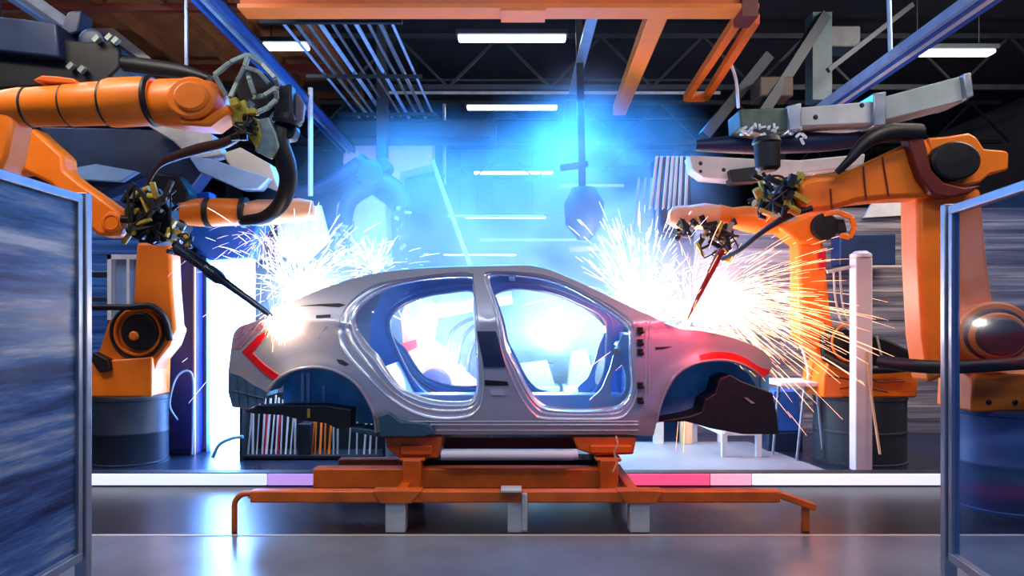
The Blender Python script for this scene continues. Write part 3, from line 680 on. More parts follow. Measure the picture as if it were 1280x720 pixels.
# ------------------------------------------------------------------ safety fences
def reeded(name, tint, smear, mixt, freq):
    m = bpy.data.materials.new(name); m.use_nodes = True; nt = m.node_tree; nt.nodes.clear()
    out = nt.nodes.new('ShaderNodeOutputMaterial'); tr = nt.nodes.new('ShaderNodeBsdfTransparent'); gl = nt.nodes.new('ShaderNodeBsdfGlass')
    gl.inputs['IOR'].default_value = 1.35; gl.inputs['Roughness'].default_value = .04; gl.inputs['Color'].default_value = hexl(tint); tr.inputs['Color'].default_value = hexl(tint)
    tc = nt.nodes.new('ShaderNodeTexCoord'); mp = nt.nodes.new('ShaderNodeMapping'); mp.inputs['Scale'].default_value = (freq,freq,freq*.02)
    n = nt.nodes.new('ShaderNodeTexNoise'); n.inputs['Scale'].default_value = 1; n.inputs['Detail'].default_value = 2
    bp = nt.nodes.new('ShaderNodeBump'); bp.inputs['Strength'].default_value = 1; bp.inputs['Distance'].default_value = smear
    nt.links.new(tc.outputs['Object'], mp.inputs[0]); nt.links.new(mp.outputs[0], n.inputs['Vector']); nt.links.new(n.outputs[0], bp.inputs['Height']); nt.links.new(bp.outputs[0], gl.inputs['Normal'])
    mx = nt.nodes.new('ShaderNodeMixShader'); mx.inputs[0].default_value = mixt
    nt.links.new(tr.outputs[0], mx.inputs[1]); nt.links.new(gl.outputs[0], mx.inputs[2]); nt.links.new(mx.outputs[0], out.inputs[0])
    return m
PANE_L = reeded('reflection_streak_pane', '#b8cdf0', .003, 1.0, 700)
def reflection_streaks(m, share, cols, pos, sz=7):  # horizontal streaks paint blurred reflections into the pane colour
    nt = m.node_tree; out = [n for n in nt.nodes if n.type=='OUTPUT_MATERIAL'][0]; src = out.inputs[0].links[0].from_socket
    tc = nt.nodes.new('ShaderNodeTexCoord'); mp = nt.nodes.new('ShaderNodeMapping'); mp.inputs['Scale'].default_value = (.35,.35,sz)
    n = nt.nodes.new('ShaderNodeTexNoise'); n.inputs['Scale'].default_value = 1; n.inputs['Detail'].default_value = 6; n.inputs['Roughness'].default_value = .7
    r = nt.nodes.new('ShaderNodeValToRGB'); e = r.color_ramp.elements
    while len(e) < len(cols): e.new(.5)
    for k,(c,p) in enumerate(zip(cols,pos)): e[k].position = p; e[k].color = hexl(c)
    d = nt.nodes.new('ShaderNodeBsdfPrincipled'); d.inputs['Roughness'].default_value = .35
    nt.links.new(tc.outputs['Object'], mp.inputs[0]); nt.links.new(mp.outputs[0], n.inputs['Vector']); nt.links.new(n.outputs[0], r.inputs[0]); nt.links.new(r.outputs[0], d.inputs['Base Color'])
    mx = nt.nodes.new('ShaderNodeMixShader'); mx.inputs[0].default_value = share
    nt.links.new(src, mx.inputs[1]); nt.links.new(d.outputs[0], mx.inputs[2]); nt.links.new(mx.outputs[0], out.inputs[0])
reflection_streaks(PANE_L, .65, ['#050e22','#1a3a68','#4f78a8','#a0a8b4','#f0ece6'], [.3,.41,.5,.57,.66], 5)
PANE_R = bpy.data.materials.new('clear_pane'); PANE_R.use_nodes = True; nt_ = PANE_R.node_tree; nt_.nodes.clear()
o_ = nt_.nodes.new('ShaderNodeOutputMaterial'); t_ = nt_.nodes.new('ShaderNodeBsdfTransparent'); g_ = nt_.nodes.new('ShaderNodeBsdfGlossy'); m_ = nt_.nodes.new('ShaderNodeMixShader')
t_.inputs[0].default_value = hexl('#dbe6f6'); g_.inputs['Roughness'].default_value = .08; m_.inputs[0].default_value = .02
nt_.links.new(t_.outputs[0], m_.inputs[1]); nt_.links.new(g_.outputs[0], m_.inputs[2]); nt_.links.new(m_.outputs[0], o_.inputs[0])
def fence(label, P, Q, ztop, zbot, pane):
    """P far post (x,y), Q toward the camera"""
    P, Q = Vector(P), Vector(Q); d = (Q-P).normalized()
    t = thing('safety_fence', label, 'fence', (P.x,P.y,0))
    v = lambda s,z: (P.x+d.x*s, P.y+d.y*s, z)
    L = (Q-P).length
    obj('post', MB().obox(v(0,0),v(0,ztop+.02),.07,.06,up=(d.x,d.y,0)), ALU, t, bevel=.006)
    obj('post', MB().obox(v(L,0),v(L,ztop+.02),.07,.06,up=(d.x,d.y,0)), ALU, t, bevel=.006)
    obj('post_groove', MB().obox(v(.033,zbot),v(.033,ztop-.05),.03,.012,up=(d.x,d.y,0)), BLACK, t)
    obj('stile', MB().obox(v(.065,zbot),v(.065,ztop),.045,.045,up=(d.x,d.y,0)), ALU, t, bevel=.004)
    obj('top_rail', MB().obox(v(.05,ztop-.02),v(L,ztop-.02),.05,.05), ALU, t, bevel=.005)
    obj('bottom_rail', MB().obox(v(.05,zbot),v(L,zbot),.05,.05), ALU, t, bevel=.005)
    obj('pane', MB().obox(v(.09,(ztop+zbot)/2),v(L-.04,(ztop+zbot)/2),.008,ztop-zbot-.07), pane, t)
    return t
pl = W(104,0,4.2); 
fence('aluminium framed safety fence with pane painted with streaky blue reflections beside orange lance robot', (pl.x,4.2), (W(-20,0,3.25).x,1.4), W(0,246,4.2).z, W(0,692,4.2).z, PANE_L)
pr = W(1186,0,4.2)
fence('aluminium framed safety fence with clear pane in front of blue drum', (pr.x,4.2), (W(1280,0,3.18).x-.12,1.4), W(0,260,4.2).z, W(0,692,4.2).z, PANE_R)

# ------------------------------------------------------------------ overhead steelwork
g = thing('gantry_beam','wide orange gantry beam crossing the top of the view','beam',W(620,18,7))
p0,p1=W(300,11,7),W(946,11,7)
obj('web', MB().box(p0.x,p1.x,7.0,7.12,p0.z,p0.z+.5), GANTRY, g)
obj('flange', MB().box(p0.x,p1.x,6.93,7.19,p0.z-.02,p0.z+.02), ORANGE, g)
obj('splice_plate', MB().box(W(626,0,7).x,W(682,0,7).x,6.92,7.2,p0.z-.05,p0.z-.02), ORANGE, g)
obj('end_cap', MB().bpx(928,-20,948,20,6.92,.28), RUST, g)
obj('orange_girder', MB().obox(W(822,14,7.25),W(774,138,11.6),.2,.16), ORANGE, label='orange arm slanting back from beam into blue haze', cat='beam', bevel=.01)
b = thing('gantry_loop','orange open rectangular loop slanting back behind the beam end','beam',W(900,70,8.5))
for nm,a,c in (('bar',W(924,22,7.25),W(858,122,10.4)),('bar',W(944,24,7.25),W(882,122,10.4)),('tie',W(858,122,10.4),W(882,122,10.4)),('tie',W(924,22,7.25),W(944,24,7.25))):
    obj(nm, MB().obox(a,c,.09,.1), GANTRY, b, bevel=.006)
# pipes in a bank
for i in range(10):
    x = -2.62+i*.135; r = (.018,.025,.02,.028,.018)[i%5]
    p = obj('ceiling_pipe', MB().tube([(x,3.5,4.92),(x+.05,7.5,4.92),(x+.12,12,4.92+(.03 if i%2 else 0))],r,8), STEEL if i%3 else LBLUE,
        label='slim steel pipe in the bank running under the roof above the car tail', cat='pipe', group='bank of slim ceiling pipes')
for Y in (8.0,9.8,11.6):
    obj('pipe_hanger', MB().obox((-2.75,Y,4.86),(-1.2,Y,4.86),.05,.04), DSTEEL, label=['nearest crossbar under the slim pipe bank','middle crossbar under the slim pipe bank','farthest crossbar under the slim pipe bank'][int((Y-8)/1.7)], cat='bracket')
t = thing('cable_tray','long blue cable tray running back under the roof beside the pipe bank','cable tray',(-2.86,9,4.5))
for dx in (-.09,0,.09): obj('tray_rail', MB().obox((-2.86+dx,3.5,4.6),(-2.9+dx,15,4.6),.04,.08), BLUEP if dx else LBLUE, t)
obj('tray_bed', MB().obox((-2.86,3.5,4.65),(-2.9,15,4.65),.24,.02), NAVY, t)
t = thing('overhead_rail','bright blue and white overhead rail running back above the grey duct','rail',(4.2,8,4.4))
for dx,m in ((-.11,LBLUE),(-.04,BLUEP),(.03,WHITE),(.1,BLUEP)): obj('rail_strip', MB().obox((4.18+dx,3.6,4.49),(4.3+dx,10.2,4.49),.05,.1), m, t)
t = thing('overhead_rail','pale steel overhead rail in front of the white upper panel','rail',(-4.9,8,4.6))
for dx,m in ((-.06,LBLUE),(.05,OFFWH)): obj('rail_strip', MB().obox((-4.7+dx,4,4.75),(-4.9+dx,11.5,4.75),.07,.12), m, t)
# brown mezzanine roof deck with joists
t = thing('roof_deck','rust brown timber roof deck with joists at upper corner','roof deck',(-4.3,9.5,5.3))
obj('deck', MB().box(-6.3,-2.5,7.2,12.4,5.35,5.42), BROWN, t)
for i in range(6):
    x=-6.1+i*.7; obj('joist', MB().obox((x,7.2,5.28),(x,12.4,5.28),.06,.14), BROWN, t)
for Y in (8.4,10.4): obj('purlin', MB().obox((-6.3,Y,5.18),(-2.5,Y,5.18),.08,.08), RUST, t)
# white upper panels
obj('upper_panel', MB().prism([(-10,-30),(60,-30),(200,82),(180,92),(-10,92)],9.4,.08), CREAM, label='cream wall panel behind navy hopper box', cat='panel')
# ceiling lights
def light_fixture(x,Y,z,w,label):
    t = thing('ceiling_light',label,'ceiling light',(x,Y,z),'tube lights under the roof' if 0 else None)
    obj('housing', MB().box(x-w/2-.03,x+w/2+.03,Y-.12,Y+.12,z,z+.06), DSTEEL, t)
    obj('diffuser', MB().box(x-w/2,x+w/2,Y-.09,Y+.09,z-.05,z), TUBE, t, bevel=.015)
    obj('hanger', MB().tube([(x-w*.35,Y,z+.05),(x-w*.35,Y,6.4)],.008,6), DSTEEL, t); obj('hanger', MB().tube([(x+w*.35,Y,z+.05),(x+w*.35,Y,6.4)],.008,6), DSTEEL, t)
    return t
def lf_px(px,py,wpx,z,label):
    Y = (z-CH)*F/(400-py); return light_fixture((px-640)*Y/F,Y,z,wpx*Y/F,label)
lf_px(640,46,134,5.55,'bright tube light nearest below the gantry beam')
lf_px(640,133,112,5.55,'tube light second back in the middle row')
lf_px(642,215,98,5.55,'tube light third back, glowing through the blue haze')
lf_px(632,271,100,5.3,'faint farthest tube light just above the car roof haze')
lf_px(358,56,54,5.1,'short tube light behind the slim pipe bank')
lf_px(1185,64,110,5.3,'tube light hanging beyond the blue overhead rail')
lf_px(600,318,90,4.4,'lowest faint tube light seen right above the roof panel')
# trusses
for k,Y in enumerate((11.5,15,19)):
    t = thing('roof_truss',['nearest dark roof truss behind the gantry beam','second dark roof truss farther down the hall','farthest dark roof truss down the hall'][k],'truss',(0,Y,5.9))
    z0,z1 = 5.25,6.05
    obj('bottom_chord', MB().obox((-9,Y,z0),(10,Y,z0),.08,.08), DSTEEL, t); obj('top_chord', MB().obox((-9,Y,z1),(10,Y,z1),.08,.08), DSTEEL, t)
    for i in range(12):
        x=-9+i*1.6
        obj('web_member', MB().obox((x,Y,z0),(x+.8,Y,z1),.04,.04), DSTEEL, t); obj('web_member', MB().obox((x+.8,Y,z1),(x+1.6,Y,z0),.04,.04), DSTEEL, t)
def sp_pipe(xa_,xb_,y,Y,m,label):
    a,c=W(xa_,y,Y),W(xb_,y,Y)
    t=thing('service_pipe',label,'pipe',a)
    obj('pipe_run', MB().tube([a,c],.03,8), m, t)
    for f in (.12,.88):
        p=a.lerp(c,f); obj('hanger', MB().tube([p,(p.x,p.y,6.4)],.006,6), DSTEEL, t)
for k,(y,Y) in enumerate(((100,13),(116,13.2),(150,16),(208,20))):
    sp_pipe(470,900,y,Y, DSTEEL if k!=1 else OFFWH,['upper thin service pipe crossing above the second tube light','lower pale service pipe crossing above the second tube light','service pipe crossing just below the second tube light','service pipe crossing level with the third tube light'][k])
obj('hanger_strut', MB().obox(W(742,14,8),W(716,116,10.5),.12,.05), ALU, label='grey slanting strut left of the orange arm', cat='strut')
obj('hanger_strut', MB().obox(W(713,125,11),W(700,212,13),.14,.05), DSTEEL, label='dim slanting strut beside the third tube light', cat='strut')
obj('hanger_rod', MB().tube([W(233,-40,7.5),W(233,92,7.5)],.02,8), STEEL, label='thin vertical rod hanging in front of the brown roof deck', cat='rod')
obj('hanger_rod', MB().tube([W(1110,-40,8),W(1113,64,8)],.025,8), LBLUE, label='thin vertical rod hanging beside the blue overhead rail', cat='rod')
obj('hanger_rod', MB().tube([W(388,110,10),W(388,245,10)],.035,8), WHITE, label='white vertical rod hanging right of the gripper frame', cat='rod')
obj('hanger_rod', MB().tube([W(555,130,13),W(556,230,13)],.03,8), STEEL, label='dim vertical rod left of the third tube light', cat='rod')
obj('cable_drop', MB().tube([W(913,78,9),W(920,100,9),W(923,135,9)],.02,8,smooth=3), OFFWH, label='pale cable drooping below the orange loop', cat='cable')
obj('roof_column', MB().obox(W(1023,20,10),W(1023,128,10),.26,.26), mat('teal_grey_column','#3c5862',.5,var=.2), label='teal grey column section above the grey duct', cat='column')
obj('diagonal_brace', MB().obox(W(940,160,9.6),W(1030,20,9.8),.16,.14), DSTEEL, label='dark diagonal brace crossing behind teal grey column', cat='brace')
obj('diagonal_brace', MB().obox(W(880,170,9.9),W(960,70,10),.14,.14), DSTEEL, label='dark diagonal brace below the orange loop', cat='brace')
obj('diagonal_brace', MB().obox(W(1035,88,9.3),W(1140,6,9.5),.06,.06), DSTEEL, label='thin brace rising behind the blue overhead rail', cat='brace')
obj('service_box', MB().bpx(950,95,992,120,9.6,.4), mat('brown_grey_box','#4e443c',.6,var=.3), label='brown grey service box hanging behind the dark brace', cat='box', bevel=.02)
obj('service_box', MB().bpx(1036,32,1076,58,10.2,.4), mat('dull_grey_box','#70757a',.6,var=.3), label='dull grey service box behind the thin brace', cat='box', bevel=.02)

# grey duct assembly, right
t = thing('box_duct','long grey box duct with collars above the big robot','duct',W(1100,150,6.2))
obj('duct_section', MB().prism([(1000,134),(1095,126),(1095,154),(1000,158)],6.2,.35), OFFWH, t, bevel=.012)
obj('duct_section', MB().prism([(1100,122),(1212,92),(1212,124),(1100,152)],6.2,.35), mat('grey_green_paint','#a2b0ae',.45,var=.2), t, bevel=.012)
for pts in ([(984,132),(1002,128),(1002,162),(986,164)],[(1092,116),(1108,114),(1108,156),(1092,158)],[(1204,92),(1214,90),(1218,120),(1208,124)]): obj('duct_collar', MB().prism(pts,6.15,.45), ALU, t, bevel=.01)
obj('duct_mouth', MB().prism([(924,136),(986,134),(988,162),(958,168),(926,160)],6.2,.35), mat('olive_grey_paint','#556454',.6,var=.3,vscale=12), t, 'olive grey duct end', bevel=.02)
b=MB().disc(1020,146,6.19,3,.02); b.disc(1078,131,6.19,3,.02); obj('duct_bolt', b, BLACK, t)
rr=random.Random(4)
for i in range(26):
    x=rr.uniform(925,1010); y=rr.uniform(158,174); obj('fringe_strip', MB().obox(W(x,y,6.15),W(x+rr.uniform(-7,7),y+rr.uniform(-7,7),6.2),.018,.018), WHITE, t, 'ragged white fastening strip')
obj('cable_sleeve', MB().tube([W(870,182,6.6),W(940,180,6.5),W(1010,178,6.4),W(1060,176,6.4),W(1120,165,6.5)],[.05,.09,.09,.07,.06],12,smooth=4), NAVY, label='navy cable sleeve sagging under the box duct', cat='cable sleeve')
t = thing('white_beam','white beam with dark bolt holes above the spark shower','beam',W(920,210,7.6))
obj('beam_body', MB().prism([(862,194),(940,198),(1000,200),(1082,192),(1080,206),(1010,216),(930,226),(880,222),(866,212)],7.6,.25), OFFWH, t, bevel=.015)
b=MB().disc(876,204,7.59,2.5,.02); b.disc(905,212,7.59,2.5,.02); b.disc(876,214,7.59,2,.02); obj('bolt_hole', b, BLACK, t)
obj('clamp_block', MB().prism([(912,212),(945,208),(950,226),(915,228)],7.5,.2), BLKMET, t, bevel=.01)
for i,x in enumerate((820,826,834,840,845,851,858)):
    obj('hanging_strip', MB().prism([(x,195),(x+3,195),(x-5+i,260),(x-8+i,262)],8.3,.03), WHITE, label='white strip hanging beside the white beam', cat='strip', group='white strips hanging by the white beam')
for i,x in enumerate((798,806,814,823)):
    obj('hanging_strip', MB().prism([(x,222),(x+2.5,222),(x-4+i,290),(x-7+i,290)],8.7,.03), LBLUE, label='pale blue strip hanging in haze left of the white beam', cat='strip', group='pale strips hanging in the haze')
obj('equipment_box', MB().prism([(820,195),(862,195),(866,300),(826,290)],8.9,.4), NAVY, label='navy equipment box behind the hanging white strips', cat='box', bevel=.02)

# top left equipment
t = thing('hopper_unit','navy box with black drive unit above the level orange arm','machine',W(60,90,6.4))
obj('hopper_box', MB().prism([(-20,18),(70,28),(74,72),(-20,62)],6.4,.6), NAVY, t, bevel=.02)
obj('drive_block', MB().prism([(-20,60),(68,66),(72,46),(100,52),(142,50),(150,58),(150,84),(130,104),(-20,112)],6.5,.5), BLKMET, t, bevel=.02)
obj('exhaust_neck', MB().prism([(84,14),(102,12),(98,40),(80,46),(76,34)],6.6,.2), NAVY, t, bevel=.02)
obj('fan_housing', MB().disc(112,50,6.55,16,.3), NAVY, t)
obj('boom', MB().tube([W(144,78,6.6),W(190,84,6.5),W(232,90,6.4),W(262,98,6.3)],[.07,.07,.06,.03],12,smooth=3), BLACK, t)
for x,y in ((118,52),(134,50),(142,54),(86,86),(100,90)): obj('valve', MB().obox(W(x,y,6.45),W(x+6,y-6,6.45),.05,.04), GREYM, t)
obj('hopper_leg', MB().obox(W(-12,18,6.9),(W(-12,18,6.9).x,6.9,6.4),.12,.12), DSTEEL, t)
# canopies and ducts behind the level arm
obj('canopy', MB().prism([(48,158),(150,160),(196,162),(262,204),(236,238),(180,222),(120,244),(80,214)],8.4,.3), NAVY, label='navy canopy sheet under the level orange arm', cat='canopy', bevel=.02)
obj('canopy', MB().prism([(232,268),(300,264),(330,268),(316,300),(316,322),(262,326),(238,306)],8.8,.4), BLUEP, label='bright blue canopy cover below the forearm over the lit doorway', cat='canopy', bevel=.03)
obj('box_duct', MB().prism([(176,152),(240,154),(262,166),(278,192),(240,200),(216,176)],8.0,.25), OFFWH, label='pale box duct just below the robot wrist', cat='duct', bevel=.012)
obj('box_duct', MB().prism([(276,192),(300,184),(336,204),(350,240),(322,228),(290,210)],8.1,.25), CREAM, label='cream box duct slanting behind the supply hose', cat='duct', bevel=.012)
obj('box_duct', MB().prism([(236,196),(262,198),(336,222),(322,236),(300,236),(248,214)],7.95,.2), LBLUE, label='light blue box duct slanting above the forearm', cat='duct', bevel=.012)
obj('panel_frame', MB().prism([(80,212),(120,205),(170,214),(150,226),(100,224)],8.3,.1), LBLUE, label='pale blue fin on the navy canopy', cat='panel')
obj('guard_plate', MB().prism([(345,268),(400,256),(412,300),(380,330),(350,320)],9.2,.08), OFFWH, label='pale guard plate at the blue arc glare', cat='panel')

# ------------------------------------------------------------------ left background
obj('luminous_wall', MB().bpx(262,285,312,568,8.95,.1), DAY, kind='structure').name='window_1'
b=MB().bpx(258,280,263,570,8.9,.12); b.bpx(311,280,315,570,8.9,.12); struct('trim_4', b, WHITE)
t = thing('equipment_cabinet','tall dark purple cabinet behind the upright robot arm','cabinet',W(226,568,8.7)); t.location.z=0
p,q=W(208,318,8.7),W(243,600,8.7)
obj('carcass', MB().box(p.x,q.x,8.7,9.1,0,p.z), PURPLE, t, bevel=.01); obj('door', MB().box(p.x+.02,q.x-.02,8.68,8.7,.06,p.z-.05), PURPLE, t, bevel=.004)
obj('edge_strip', MB().box(q.x-.005,q.x+.015,8.67,8.7,0,p.z), mat('copper_edge','#b87a6a',.4,metal=.4), t)
t = thing('blue_column','blue square column beside the lit doorway','column',W(252,568,8.85)); t.location.z=0
p,q=W(245,290,9.15),W(262,600,9.15); obj('shaft', MB().box(p.x,q.x,9.15,9.35,0,3.2), BLUEP, t, bevel=.01)
obj('base_plate', MB().box(p.x-.03,q.x-.002,9.12,9.4,0,.02), DSTEEL, t)
p,q=W(188,430,8.5),W(202,600,8.5)
obj('steel_post', MB().box(p.x,q.x,8.5,8.62,0,p.z), ALU, label='grey steel post right behind the dark drum', cat='post', bevel=.008)
t = thing('window_cabinet','white framed glass cabinet behind the robot upright arm','cabinet',W(152,400,9)); t.location.z=0
obj('frame', MB().bpx(134,318,139,400,9,.2).bpx(134,318,176,324,9,.2).bpx(158,324,162,400,9,.2), WHITE, t); obj('glass', MB().bpx(139,324,176,400,9.1,.02), LBLUE, t)
obj('cabinet_base', MB().box(W(134,0,9).x,W(176,0,9).x,9,9.3,0,W(0,400,9).z), DSTEEL, t, bevel=.01)
obj('cabinet_shelf', MB().bpx(110,340,134,346,9.1,.2).bpx(110,372,134,377,9.1,.2), DSTEEL, t)
obj('hose_loop', MB().tube([W(222,525,8.5),W(212,505,8.5),W(222,470,8.5),W(240,468,8.55),W(241,520,8.6),W(240,568,8.6)],.012,8,smooth=5), LBLUE, label='thin pale hose loop hanging on the purple cabinet', cat='hose')
obj('hose_loop', MB().tube([W(266,572,8.2),W(274,556,8.2),W(290,548,8.2),W(304,546,8.2)],.02,8,smooth=5), TEAL, label='teal hose arching at the foot of the lit doorway', cat='hose')
# plank rack below the tail
t = thing('rack_frame','low dark rack holding upright planks under the car tail','rack',W(390,578,8.4)); t.location.z=0
x0,x1=W(305,0,8.4).x,W(482,0,8.4).x
obj('shelf', MB().box(x0,x1,8.35,8.8,.02,.05), DSTEEL, t); obj('back_sheet', MB().box(x0,x1,8.8,8.83,.0,.75), DSTEEL, t)
for x in (x0,x1): obj('upright', MB().box(x-.015,x+.015,8.3,8.85,0,.75), DSTEEL, t)
rr=random.Random(9)
def planks(pxs, m, lab, grp, h0):
    for px in pxs:
        x=W(px,0,8.45).x; tl=rr.uniform(-.02,.02); h=h0+rr.uniform(-.03,.03); w=rr.uniform(.018,.03)
        obj('plank', MB().obox((x,8.45,.05),(x+tl,8.5+rr.uniform(0,.15),h),w,w*.6), m, label=lab, cat='plank', group=grp)
planks([310,316,321,328,333,339,345,351,357,363,369], WHITE, 'thin white plank standing in rack under car tail, near the lit doorway', 'white planks in the rack', .7)
planks([389,394,400,406,411], ORANGE, 'thin orange plank standing in the middle of the rack', 'orange planks in the rack', .68)
planks([417,422,436,446,455,462,470], OFFWH, 'thin off white plank standing at the rack end nearest the skid', 'off white planks in the rack', .66)
planks([331,347], RED, 'thin red plank standing among white planks in the rack', 'red planks in the rack', .6)
obj('parts_bin', MB().bpx(372,530,388,572,8.4,.3), DSTEEL, label='dark grey bin between white and orange planks', cat='bin', bevel=.01)

# ------------------------------------------------------------------ right background
p=W(1076,588,7.78)
t = thing('tall_post','tall white post standing in front of the grey drum','post',(p.x,7.78,0))
obj('shaft', MB().box(p.x-.09,p.x+.09,7.7,7.86,0,W(0,322,7.78).z), WHITE, t, bevel=.015)
obj('cap', MB().lathe((p.x,7.78,W(0,322,7.78).z),(p.x,7.78,W(0,314,7.78).z),[(0,.11),(.5,.11),(1,.06)]), WHITE, t)
obj('crossbar', MB().tube([W(1034,340,7.85),W(1060,334,7.85),W(1150,334,7.85)],.02,8), OFFWH, t, 'thin pale crossbar')
obj('leaning_stick', MB().tube([W(1083,440,7.69),W(1090,500,7.65),W(1100,568,7.55)],.014,8,smooth=3), TAN, label='thin tan stick leaning on the tall white post', cat='stick')
# work table with trestle legs
t = thing('trestle_table','white topped work table with splayed steel legs near the car nose','table',(W(1004,0,8.4).x,8.4,0))
z=W(0,476,8.4).z
obj('table_top', MB().box(W(968,0,8.4).x,W(1036,0,8.4).x,8.2,8.8,z-.05,z), WHITE, t, bevel=.01)
for a,c in (((1006,0),(996,0)),((1021,0),(1030,0)),((974,0),(966,0)),((1032,0),(1040,0))):
    yy=8.3 if a[0] in (1006,1021) else 8.7
    obj('leg', MB().tube([(W(a[0],0,yy).x,yy,z-.05),(W(c[0],0,yy).x,yy,0)],.018,8), STEEL, t)
obj('storage_box', MB().bpx(966,488,1000,540,8.9,.4), BLUEP, label='blue storage box behind the trestle table', cat='box', bevel=.02)
obj('storage_box', MB().bpx(960,540,1004,566,8.9,.5), NAVY, label='navy storage box lowest behind the trestle table', cat='box', bevel=.02)
t = thing('floor_frame','low white tubular frame on the pale aisle beneath the car nose','frame',W(915,560,8.6)); t.location.z=0
P=[W(868,546,9.6),W(900,546,9.6),W(948,572,8.55),W(905,572,8.55)]
P=[Vector((v.x,v.y,.28)) for v in P]
b=MB()
for i in range(4): b.obox(P[i],P[(i+1)%4],.05,.05)
obj('top_frame', b, WHITE, t)
for v in P: obj('leg', MB().box(v.x-.03,v.x+.03,v.y-.03,v.y+.03,0,.28), WHITE, t)
for k,(x0_,x1_,m) in enumerate(((818,830,OFFWH),(852,866,TAN))):
    Yq=9.4; a=W(x0_,0,Yq).x; c=W(x1_,0,Yq).x
    obj('short_post', MB().box(a,c,Yq,Yq+.12,0,.45), m, label=['short off white post below the front wheel arch','short tan post below the black front shield'][k], cat='post', bevel=.01)
obj('wall_cabinet', MB().bpx(1050,292,1120,332,10.0,.3), NAVY, label='navy cabinet fixed to the clad partition behind the robot', cat='cabinet', bevel=.02)
obj('guard_sheet', MB().prism([(1090,254),(1150,246),(1150,268),(1080,272)],10.34,.05), OFFWH, label='off white panel on the clad partition under the robot forearm', cat='panel')
obj('hose_loop', MB().tube([W(940,385,8.6),W(975,405,8.6),W(1000,430,8.5),W(1010,462,8.4),W(1010,474,8.4)],.018,8,smooth=4), CREAM, label='cream hose curving down onto the trestle table', cat='hose')

# mid-distance plant in the haze
obj('process_hood', MB().prism([(430,165),(470,150),(540,170),(540,205),(500,215),(500,240),(470,232),(428,205)],13,.6), CREAM, label='cream process hood high in haze behind hanging manipulator', cat='hood', bevel=.04)
obj('process_hood', MB().prism([(420,255),(450,232),(482,255),(484,330),(416,330)],12.6,.6), WHITE, label='white arched hood in haze under hanging manipulator', cat='hood', bevel=.04)
obj('overhead_duct', MB().bpx(420,150,620,172,12.4,.6), DSTEEL, label='dark overhead duct below the pipe bank ends', cat='duct', bevel=.03)
obj('strut_pole', MB().tube([W(540,200,12),W(600,366,12),W(672,522,12)],.04,8), OFFWH, label='pale slanting pole in the blue haze above the car roof', cat='pole')
for k,(y,x0_,x1_) in enumerate(((270,560,680),(300,600,735),(232,700,780))):
    sp_pipe(x0_,x1_,y,14,WHITE,['thin white pipe beside the farthest tube light','thin white pipe just above the roof haze','thin white pipe behind slim manipulator'][k])
for k,x in enumerate((-6.5,6.2)):
    obj('hall_column', MB().box(x-.15,x+.15,17,17.3,0,6.4), DSTEEL, label=['steel hall column far back on the doorway side','steel hall column far back beyond the car nose'][k], cat='column')
for k,(x0_,x1_,yt,m) in enumerate(((640,700,440,LBLUE),(705,750,425,OFFWH),(590,632,452,WHITE))):
    Yq=9.9; a=W(x0_,0,Yq).x; c=W(x1_,0,Yq).x
    t=thing('work_fixture',['light blue fixture bench seen through the front door opening','off white fixture bench seen beside the blue fixture bench','white fixture bench partly hidden behind the centre pillar'][k],'fixture',((a+c)/2,Yq,0))
    obj('bench_body', MB().box(a,c,Yq,Yq+.5,0,.7), m, t, bevel=.02); obj('jig_block', MB().prism([(x0_+4,488),(x0_+10,yt+14),(x1_-16,yt+10),(x1_-4,488)],Yq+.1,.2), MATS['tool_grey'], t, bevel=.01)

# ------------------------------------------------------------------ sparks
def sparks(name, label, specs, m, seed):
    rr = random.Random(seed); bm = bmesh.new()
    for (c, n, vmin, vmax, tdir, cone, T, rad) in specs:
        for i in range(int(n*1.7)):
            while True:
                d = Vector((rr.gauss(0,1),rr.gauss(0,1)*.6,rr.gauss(0,1)))
                d = (Vector(tdir)+d*cone)
                if d.length > .1: break
            d.normalize(); v = d*(vmin+(vmax-vmin)*rr.random()**1.5); t0 = rr.uniform(.0,T); dt = rr.uniform(.012,.06)*rr.choice((.5,1,1,1.6))
            r = rad*rr.uniform(.5,1.3); P=[]
            for k in range(5):
                t = t0+dt*k/4; P.append(c+v*t+Vector((0,0,-9*t*t)))
            prev=None
            for k,p in enumerate(P):
                rk = r*(.3+.7*math.sin(math.pi*(k+.5)/5)); dd=(P[min(k+1,4)]-P[max(k-1,0)]).normalized(); u=dd.orthogonal().normalized(); w=dd.cross(u)
                ring=[bm.verts.new(p+(u*math.cos(a)+w*math.sin(a))*rk) for a in (0,2.09,4.19)]
                if prev:
                    for j in range(3): bm.faces.new((prev[j],prev[(j+1)%3],ring[(j+1)%3],ring[j]))
                prev=ring
    return obj(name, bm, m, label=label, cat='sparks', kind='stuff', smooth=False)
cL = W(372,372,8.3); cM = W(800,400,8.4); cR = W(862,402,6.8); cT = A1.copy()
sparks('spark_shower','white sparks spraying up behind the car tail',[(cL,420,2,8,(.15,0,.8),.55,.18,.0024),(W(470,345,8.6),120,2,6,(0,0,.7),.6,.15,.002)],SPARKW,1)
sparks('spark_shower','white sparks fanning up behind the windscreen pillar',[(cM,380,3,9,(0,0,1),.4,.2,.0024)],SPARKW,2)
sparks('spark_shower','orange sparks streaming from electrode tip over the bonnet',[(cR,300,2,7,(.6,.2,.45),.5,.18,.0022),(W(880,380,7.9),480,3,10,(1,0,.15),.4,.16,.0022),(cR,120,2,6,(-.2,.2,1),.5,.15,.002)],SPARKO,13)
sparks('spark_shower','small orange burst of sparks where lance touches car tail',[(cT,90,.3,1.6,(0,-.3,.2),.9,.08,.0016)],SPARKO,4)
